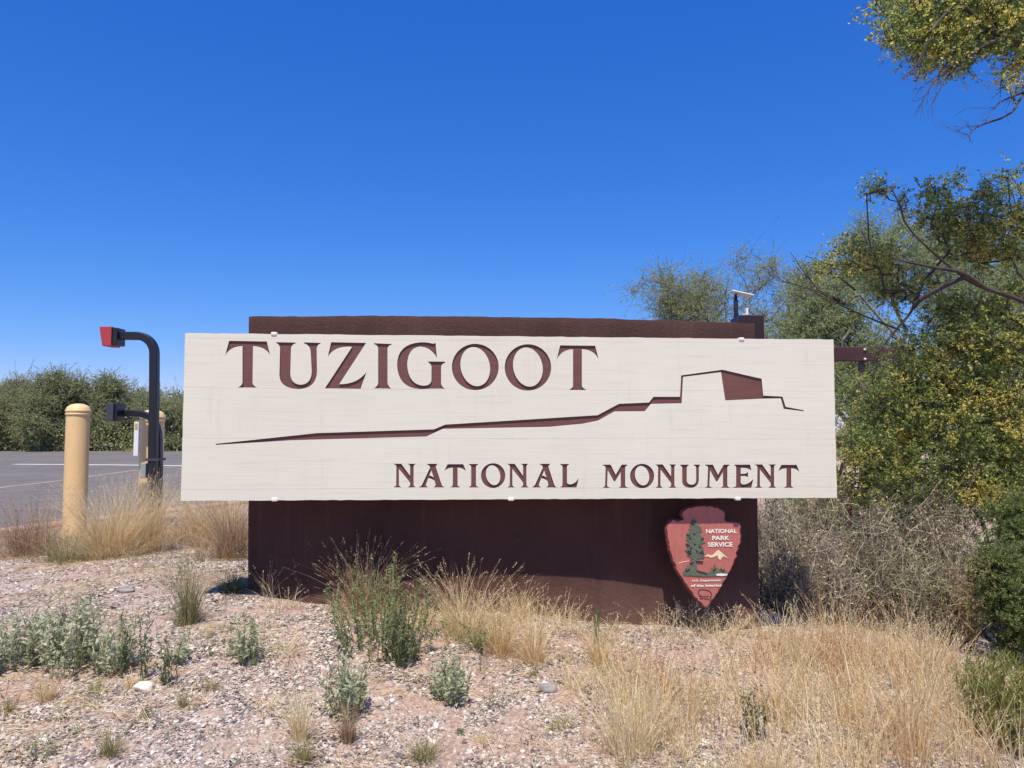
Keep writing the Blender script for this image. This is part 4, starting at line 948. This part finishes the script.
# ---- trees
def grow(name, label, cat, trunk, limbs, attr, sub, leaf, leafn, mats, group=None, twig_len=.22, twig_up=.2, twig_r=.0022, ang=.5, r_end=.004, bare=None, droop=.0, wind=None):
    """trunk, limbs: point lists; attr (N,3) foliage points; each is reached by a branch from the nearest wood"""
    base = np.array(trunk[0], float)
    root = empty(name, base); tag(root, label, cat, group)
    nodes = []; par = []; floor_ = {}
    def addpath(P, start=None):
        prev = start
        for p in P:
            nodes.append(np.array(p, float)); par.append(prev if prev is not None else -1); prev = len(nodes) - 1
        return prev
    tp = smooth_path(trunk, 4); addpath(tp)
    for lb in limbs:
        lp = smooth_path(lb, 4); d = np.linalg.norm(np.array(nodes) - lp[0], axis=1); n0 = len(nodes); addpath(lp[1:], int(np.argmin(d)))
        for q_, k_ in enumerate(range(n0, len(nodes))): floor_[k_] = (r_end * 4.6) * (1 - .72 * q_ / (len(nodes) - n0))
    attr = np.asarray(attr, float)
    allp = np.array(nodes)
    dist = np.array([np.min(np.linalg.norm(allp - p, axis=1)) for p in attr]); order = np.argsort(dist)
    ends = []
    for k in order:
        p = attr[k]; arr = np.array(nodes); d = np.linalg.norm(arr - p, axis=1) + .25 * np.maximum(arr[:, 2] - p[2], 0) + .12 * np.linalg.norm(arr - base, axis=1)
        i = int(np.argmin(d)); q = nodes[i]; D = p - q; Ld = np.linalg.norm(D); m_ = max(2, int(Ld / max(.12, sub)) + 1)
        pts = []; off = rng.normal(0, .10 * Ld, 3); off[2] -= droop * Ld
        for t_ in np.linspace(0, 1, m_ + 1)[1:]:
            pts.append(q + D * t_ + off * math.sin(math.pi * t_) + rng.normal(0, .018 * Ld, 3) * (t_ < 1))
        ends.append(addpath(pts, i))
    n = len(nodes); w_ = np.zeros(n); kids = [[] for _ in range(n)]
    for i, p in enumerate(par):
        if p >= 0: kids[p].append(i)
    for i in range(n - 1, -1, -1):
        w_[i] = 1 if not kids[i] else sum(w_[c] for c in kids[i])
    wr = r_end * w_ ** .40
    wr = np.minimum(wr, ang)
    for k_, v_ in floor_.items(): wr[k_] = max(wr[k_], v_)
    nd = np.array(nodes); a = Acc()
    # segments joined as short tubes
    ii = [i for i in range(n) if par[i] >= 0]; pp = [par[i] for i in ii]
    P = np.stack([nd[pp], nd[ii]], 1); R = np.stack([np.minimum(wr[pp], wr[ii] * 1.35), wr[ii]], 1)
    big = R[:, 1] > .012
    if big.any(): a.add(*tubes(P[big], R[big], 8))
    if (~big).any(): a.add(*tubes(P[~big], R[~big], 4))
    a.build('trunk', mats[0], root, origin=base, smooth_=True)
    # twigs and leaves
    E_ = nd[ends]; nt = leafn[0]
    C0 = np.repeat(E_, nt, 0) + rng.normal(0, sub * .25, (len(E_) * nt, 3)); D = rdir(len(C0), twig_up); Lt = twig_len * rng.uniform(.5, 1.2, len(C0)); K = 4
    t_ = np.linspace(0, 1, K)[None, :, None]
    bend = rng.normal(0, .25, (len(C0), 1, 3)); bend[..., 2] -= .15
    P = C0[:, None] + D[:, None] * Lt[:, None, None] * t_ + bend * Lt[:, None, None] * t_ ** 2
    a = Acc(); a.add(*tubes(P, np.linspace(twig_r, twig_r * .4, K)[None].repeat(len(P), 0), 3)); a.build('twigs', mats[0], root, origin=base)
    nl = leafn[1]
    q = rng.uniform(.05, 1, (len(P), nl)) * (K - 1); i0 = np.minimum(q.astype(int), K - 2); fr_ = (q - i0)[..., None]; ix = np.arange(len(P))[:, None]
    C = (P[ix, i0] * (1 - fr_) + P[ix, i0 + 1] * fr_).reshape(-1, 3)
    Dl = rdir(len(C), .1) + np.repeat(D, nl, 0) * .5
    a = Acc(); a.add(*leaves(C, Dl, rdir(len(C), .6), leaf[0] * rng.uniform(.6, 1.3, len(C)), leaf[1] * rng.uniform(.7, 1.3, len(C)))); a.build('crown', mats[1], root, origin=base)
    if bare is not None:
        for (b0, b1, nb, lb) in bare:
            a = Acc(); b0 = np.array(b0); b1 = np.array(b1); sp = smooth_path([b0, (b0 * .6 + b1 * .4) + rng.normal(0, .05, 3) * lb, b1], 5)
            a.add(*tubes(sp[None], np.linspace(.009 * lb, .002 * lb, len(sp))[None], 4))
            for _ in range(nb):
                s0 = sp[random.randint(2, len(sp) - 1)]; dd_ = (b1 - b0) / np.linalg.norm(b1 - b0) + rng.normal(0, .55, 3); ln = .11 * lb * random.uniform(.4, 1.3)
                tp_ = s0 + dd_ * ln * t_[0] + rng.normal(0, .15, 3) * ln * t_[0] ** 2
                a.add(*tubes(tp_[None], np.linspace(.0032 * lb, .001 * lb, K)[None], 3))
                for _ in range(2):
                    s1 = tp_[random.randint(1, 3)]; d3 = dd_ + rng.normal(0, .7, 3); t3 = s1 + d3 * ln * .5 * t_[0]; a.add(*tubes(t3[None], np.linspace(.0018 * lb, .0008 * lb, K)[None], 3))
            a.build('bare_branch', mats[0], root, origin=base)
    return root

# near tree at right: trunk stands just out of frame, limbs reach in
tb = at(1150, 700, 6.2); tb[2] = float(ground_z(tb[0], tb[1]))
trunk = [tb, at(1155, 560, 6.2), at(1140, 430, 6.1), at(1125, 300, 6.0), at(1120, 150, 6.0), at(1090, 40, 5.9), at(1060, -80, 5.8)]
limbs = [
 [at(1138, 410, 6.1), at(1080, 335, 5.9), at(1024, 302, 5.6), at(985, 288, 5.5), at(958, 273, 5.5), at(926, 246, 5.4), at(906, 224, 5.4), at(900, 205, 5.3), at(890, 186, 5.3)],
 [at(985, 288, 5.5), at(962, 273, 5.35), at(938, 268, 5.3), at(912, 263, 5.25), at(893, 258, 5.25)],
 [at(965, 277, 5.5), at(945, 286, 5.6), at(920, 300, 5.7), at(908, 316, 5.8), at(886, 342, 5.8), at(871, 362, 5.8)],
 [at(1100, 90, 5.9), at(1062, 62, 5.6), at(1024, 43, 5.4), at(1006, 37, 5.3), at(994, 16, 5.2), at(985, -15, 5.2), at(975, -60, 5.2)],
 [at(1006, 37, 5.3), at(985, 30, 5.2), at(966, 8, 5.1), at(948, 12, 5.1), at(930, 32, 5.0)],
 [at(1008, 38, 5.3), at(985, 45, 5.1), at(962, 62, 5.1), at(944, 80, 5.1)],
 [at(1100, 90, 5.9), at(1050, 82, 5.4), at(1026, 92, 5.3), at(1014, 110, 5.2), at(1002, 118, 5.2)],
 [at(1148, 500, 6.2), at(1090, 470, 6.0), at(1040, 440, 6.0), at(985, 420, 5.95), at(930, 405, 5.95), at(885, 400, 5.95)],
 [at(1152, 560, 6.2), at(1090, 520, 6.1), at(1040, 495, 6.0), at(985, 480, 5.95), at(930, 465, 5.95), at(880, 470, 5.95)],
]
CL = [(876, 4, 12), (900, 14, 22), (912, 34, 22), (938, 12, 26), (932, 44, 24), (962, 40, 24), (985, 12, 28), (1012, 10, 28), (950, 58, 16), (888, 46, 8), (1012, 42, 14), (1016, 62, 14), (1014, 82, 10), (925, 66, 10), (900, 28, 18), (960, -20, 30), (1010, -30, 30), (1040, 30, 30), (970, 60, 12), (985, 45, 16),
 (879, 186, 7), (870, 192, 5), (888, 196, 7), (905, 200, 8), (932, 196, 14), (953, 184, 10), (985, 192, 14), (1012, 182, 12), (950, 215, 24), (982, 220, 24), (1012, 215, 20), (962, 240, 26), (990, 252, 24), (1018, 250, 20), (925, 222, 12), (860, 256, 18), (838, 264, 14), (878, 256, 16), (848, 248, 10), (826, 272, 7), (890, 268, 12), (906, 292, 16), (885, 298, 12), (925, 288, 14), (955, 310, 20), (990, 318, 26), (1018, 296, 20), (940, 335, 22), (972, 345, 26), (1005, 350, 26), (915, 352, 16), (905, 372, 20), (935, 380, 30), (972, 395, 30), (1010, 395, 28), (882, 388, 18), (900, 415, 28), (940, 430, 32), (985, 440, 32), (1020, 445, 25), (868, 425, 20), (860, 455, 22), (890, 460, 26), (925, 470, 22), (965, 480, 24), (1005, 490, 30), (852, 486, 18), (878, 490, 16), (1030, 350, 30), (1040, 230, 30), (1045, 420, 30), (1050, 480, 35)]
attr = []
for (px, py, r) in CL:
    for _ in range(max(2, int(r * r / 24))):
        th = random.uniform(0, 6.28); q = math.sqrt(random.random()) * r
        Yd = (5.05 + random.uniform(0, .7) if py < 100 else 6.25 - (py - 180) / 330 * .25 + random.uniform(-.35, .35))
        attr.append(at(px + q * math.cos(th), py + q * math.sin(th) * .8, Yd))
bare = [(at(955, 62, 5.1), at(921, 104, 5.0), 9, 1.0), (at(930, 40, 5.0), at(900, 82, 4.9), 8, .9), (at(1002, 118, 5.2), at(968, 138, 5.1), 8, .9), (at(1024, 92, 5.3), at(985, 124, 5.1), 7, .8), (at(950, 70, 5.1), at(932, 106, 5.0), 6, .8), (at(1010, 70, 5.3), at(1000, 100, 5.2), 5, .7),
        (at(840, 300, 6.3), at(790, 252, 6.5), 9, 1.1), (at(845, 305, 6.3), at(776, 280, 6.5), 8, 1.1), (at(870, 255, 5.6), at(858, 222, 5.7), 7, .8), (at(855, 290, 6), at(812, 258, 6.3), 9, 1.), (at(900, 330, 6), at(812, 292, 6.2), 8, 1.)]
grow('mesquite_tree', 'nearest tree at the right edge, dark limbs with yellow tinged leaves', 'tree', trunk, limbs, attr, .12, (.028, .0125), (7, 15), (M['bark'], M['near_leaf']), twig_len=.14, twig_r=.0018, twig_up=.25, r_end=.0036, ang=.13, bare=bare)

def crown_tree(px, Y, htop_px, w_px, natt, leaf, leafn, mats, label, name='mesquite_tree', group=None, twig=.3, seed=0, r_end=.006, low=.25, cat='tree', base_lift=0, flat=.8, sparse=None, ang=.5):
    x, y = at(px, 428, Y)[:2]; z = float(ground_z(x, y)); top = at(px, htop_px, Y)[2]; Hh = top - z; W_ = w_px * Y / F_PX
    b = np.array([x, y, z]); rs = np.random.default_rng(seed)
    # uneven crown: several overlapping lobes
    nlb = 15; lob = []
    for k in range(nlb):
        th = rs.uniform(0, 6.28); rr = rs.uniform(.1, .75) * W_ / 2; zz = z + Hh * rs.uniform(low + .18, .93)
        lob.append((x + rr * math.cos(th), y + rr * math.sin(th) * flat, zz, W_ * rs.uniform(.09, .20), Hh * rs.uniform(.07, .16)))
    at_ = []
    while len(at_) < natt:
        l_ = lob[rs.integers(nlb)]; v = rs.normal(size=3); v /= np.linalg.norm(v); v *= rs.uniform(.35, 1) ** .5
        p = np.array([l_[0] + v[0] * l_[3], l_[1] + v[1] * l_[3] * flat, l_[2] + v[2] * l_[4]])
        p[1] -= (.5 - (p[2] - z) / Hh) * min(W_, Hh) * -.0 + (.75 - (p[2] - z) / Hh) * Hh * .42
        if p[2] > z + .15 * Hh * low and p[2] < top: at_.append(p)
    nst = rs.integers(2, 5); limbs_ = []
    for k in range(nst):
        th = rs.uniform(0, 6.28); e = b + np.array([math.cos(th) * W_ * .28, math.sin(th) * W_ * .2, Hh * rs.uniform(.5, .75)])
        limbs_.append([b + [0, 0, Hh * .08], b + (e - b) * .4 + rs.normal(0, .06 * Hh, 3), b + (e - b) * .75 + rs.normal(0, .06 * Hh, 3), e])
    return grow(name, label, cat, [b - [0, 0, .05], b + [.02, 0, Hh * .1], b + [.05 * Hh, 0, Hh * .25], b + [.02 * Hh, .03, Hh * .5]], limbs_, at_, max(.15, Hh * .05), leaf, leafn, mats, group, twig_len=twig, r_end=r_end, ang=ang, twig_up=.35, twig_r=.0018 * Y / 7)
GB = 'mesquite trees behind the sign'
bgm = (M['bark_grey'], M['bg_leaf'])
crown_tree(694, 13.5, 248, 140, 260, (.046, .012), (10, 11), bgm, 'pale airy mesquite above the right part of the wall, leftmost behind the sign', group=GB, seed=3, twig=.42)
crown_tree(772, 12.5, 246, 140, 260, (.044, .012), (10, 11), bgm, 'pale mesquite behind the flat white panel on its post', group=GB, seed=5, twig=.40)
crown_tree(842, 10.8, 214, 150, 320, (.038, .014), (9, 18), bgm, 'mesquite with bare left branches above the right end of the board', group=GB, seed=8, twig=.36)
crown_tree(925, 12.0, 215, 170, 300, (.042, .015), (9, 18), bgm, 'mesquite behind the nearest tree, seen through its middle limbs', group=GB, seed=12, twig=.4)
crown_tree(1015, 10.5, 230, 170, 280, (.040, .015), (9, 18), bgm, 'mesquite at the right edge behind the nearest tree', group=GB, seed=14, twig=.4)
crown_tree(800, 9.3, 345, 120, 200, (.034, .013), (9, 18), bgm, 'bushy mesquite just behind the right end of the white board', group=GB, seed=21, twig=.3, low=.0)
crown_tree(890, 8.8, 350, 140, 240, (.034, .013), (9, 18), (M['bark'], M['near_leaf2']), 'dense green mesquite around the maroon rail frame', group=GB, seed=24, twig=.3, low=.0)
crown_tree(985, 8.6, 370, 150, 240, (.034, .013), (9, 18), (M['bark'], M['near_leaf2']), 'low dense mesquite at the right edge under the big limbs', group=GB, seed=27, twig=.3, low=.0)
# low leafy shrub at right edge
crown_tree(1002, 4.95, 535, 96, 170, (.020, .007), (10, 26), (M['bark'], M['near_leaf2']), 'dark green leafy shrub at the right edge above the olive broom', 'leafy_shrub', None, .15, 31, .003, .0, 'shrub', ang=.02)
crown_tree(1038, 5.15, 500, 90, 150, (.020, .007), (10, 26), (M['bark'], M['near_leaf2']), 'tall leafy shrub cut by the right edge under the nearest tree', 'leafy_shrub', None, .15, 33, .003, .0, 'shrub', ang=.02)

# far mesquites across the road
flm = (M['bark_grey'], M['far_leaf']); GF = 'mesquite bushes across the road'
for k, (px, Y, tp_, w_, lb) in enumerate([
    (-25, 37, 380, 90, 'far mesquite cut by the left edge across the road'),
    (18, 39, 374, 70, 'far mesquite near the left edge across the road'),
    (52, 37, 368, 62, 'tallest far mesquite left of the lone tan bollard'),
    (92, 38, 374, 66, 'far mesquite between the lone bollard and the keypad post'),
    (128, 40, 392, 50, 'lower far mesquite behind the white marker post'),
    (165, 38, 390, 56, 'far mesquite right of the keypad post beside the white board'),
    (205, 39, 395, 60, 'far mesquite mostly hidden by the left end of the white board')]):
    crown_tree(px, Y, tp_ + 3, w_ * 1.15, 230, (.085, .030), (10, 18), flm, lb, group=GF, seed=40 + k, twig=.8, low=-.1, r_end=.012)
for k in range(4):
    crown_tree(-10 + k * 62, 43, 392, 90, 260, (.14, .05), (9, 14), flm, ['bushy mesquite in the second row at the left edge', 'bushy mesquite in the second row behind the lone bollard', 'bushy mesquite in the second row behind the keypad post', 'bushy mesquite in the second row behind the board edge'][k], group=GF, seed=60 + k, twig=.8, low=-.1, r_end=.012)
# undergrowth closing the view below the far crowns
def brushmass(name, label, pts, leaf, nl, mat, spread, kind='stuff'):
    C = np.concatenate([np.array(p)[None] + rng.normal(0, 1, (nl, 3)) * np.array(spread) for p in pts]); C[:, 2] = np.maximum(C[:, 2], ground_z(C[:, 0], C[:, 1]) + .02)
    a = Acc(); a.add(*leaves(C, rdir(len(C), .4), rdir(len(C)), leaf[0] * rng.uniform(.6, 1.4, len(C)), leaf[1])); o = a.build(name, mat); tag(o, label, 'undergrowth', kind=kind)
brushmass('undergrowth', 'continuous dark green undergrowth along the far side of the road', [(x, 37.5 + random.uniform(-1, 2), .9) for x in np.arange(-34, 34, .9)], (.16, .07), 420, M['far_leaf'], (.8, .8, .55))

# ---- dry grey brush right of the sign
def dry_shrub(px, py, Y, wpx, hpx, n, label, mat='twig_grey', group='dry grey shrubs right of the sign', leafm=None):
    x, y = at(px, py, Y)[:2]; z = float(ground_z(x, y)); s_ = Y / F_PX; W_, Hh = wpx * s_, hpx * s_; b = np.array([x, y, z])
    K = 7; t_ = np.linspace(0, 1, K)[None, :, None]
    th = rng.uniform(0, 6.28, n); rr = np.sqrt(rng.uniform(0, 1, n)) * W_ / 2; hh = Hh * np.sqrt(np.clip(1 - .8 * (rr / (W_ / 2)) ** 2, .05, 1)) * rng.uniform(.6, 1.05, n)
    tip = b + np.stack([rr * np.cos(th), rr * np.sin(th) * .8, hh], -1); st = b + rng.normal(0, 1, (n, 3)) * [W_ * .08, W_ * .06, 0]
    bend = rng.normal(0, .10, (n, 1, 3)) * Hh
    P = st[:, None] * (1 - t_) + tip[:, None] * t_ + bend * np.sin(np.pi * t_) + rng.normal(0, .010, (n, K, 3)) * t_
    a = Acc(); a.add(*tubes(P, np.linspace(.0058, .0014, K)[None].repeat(n, 0), 4))
    m_ = n * 9; i0 = rng.integers(0, n, m_); k0 = rng.integers(2, K, m_); s0 = P[i0, k0]; D = rdir(m_, .35); L = Hh * rng.uniform(.07, .26, m_)
    t4 = np.linspace(0, 1, 4)[None, :, None]; Q = s0[:, None] + D[:, None] * L[:, None, None] * t4 + rng.normal(0, .2, (m_, 1, 3)) * L[:, None, None] * t4 ** 2
    a.add(*tubes(Q, np.linspace(.0021, .0010, 4)[None].repeat(m_, 0), 3))
    root = empty('dry_shrub', b); tag(root, label, 'shrub', group)
    a.build('branches', M[mat], root, origin=b)
    if leafm is not None:
        i0 = rng.integers(0, m_, leafm[1]); C = Q[i0, rng.integers(1, 4, leafm[1])]; a = Acc(); a.add(*leaves(C, rdir(len(C), .2), rdir(len(C)), .026, .010)); a.build('foliage', M[leafm[0]], root, origin=b)
dry_shrub(778, 620, 5.55, 90, 104, 120, 'grey twiggy shrub touching the right end of the wall', leafm=('sage', 1100))
dry_shrub(822, 628, 5.35, 84, 92, 120, 'low grey twiggy shrub in front of the rusty stake', leafm=('straw_pale', 500))
dry_shrub(868, 632, 5.6, 96, 112, 130, 'grey twiggy shrub right of the rusty stake', leafm=('bg_leaf', 1500))
dry_shrub(922, 640, 5.45, 90, 96, 120, 'brownish twiggy shrub under the nearest tree', leafm=('bg_leaf', 1800))
dry_shrub(802, 600, 5.9, 120, 140, 150, 'pale dead shrub farther back right of the wall', leafm=('straw_pale', 3200))
dry_shrub(884, 600, 5.85, 120, 142, 160, 'pale straw coloured shrub farther back under the rail frame', leafm=('straw_pale', 3600))
dry_shrub(962, 645, 5.4, 60, 80, 90, 'dark twiggy shrub left of the leafy shrub at the right edge', mat='straw_brown')
dry_shrub(938, 610, 5.8, 110, 150, 140, 'pale dead shrub deep in the shade of the nearest tree', leafm=('straw_pale', 2000))
# fallen branch
P = smooth_path([at(806, 585, 5.9), at(828, 592, 5.85), at(850, 597, 5.8), at(874, 594, 5.85)], 6); P[:, 2] += .0
P[:, 2] = np.maximum(P[:, 2], ground_z(P[:, 0], P[:, 1]) + .04)
a = Acc(); a.add(*tubes(P[None], np.linspace(.022, .04, len(P))[None], 9)); o = a.build('fallen_log', M['bark_grey'], origin=P[0], smooth_=True); o.location = P[0]; tag(o, 'weathered grey fallen branch lying in the brush right of the wall', 'log')
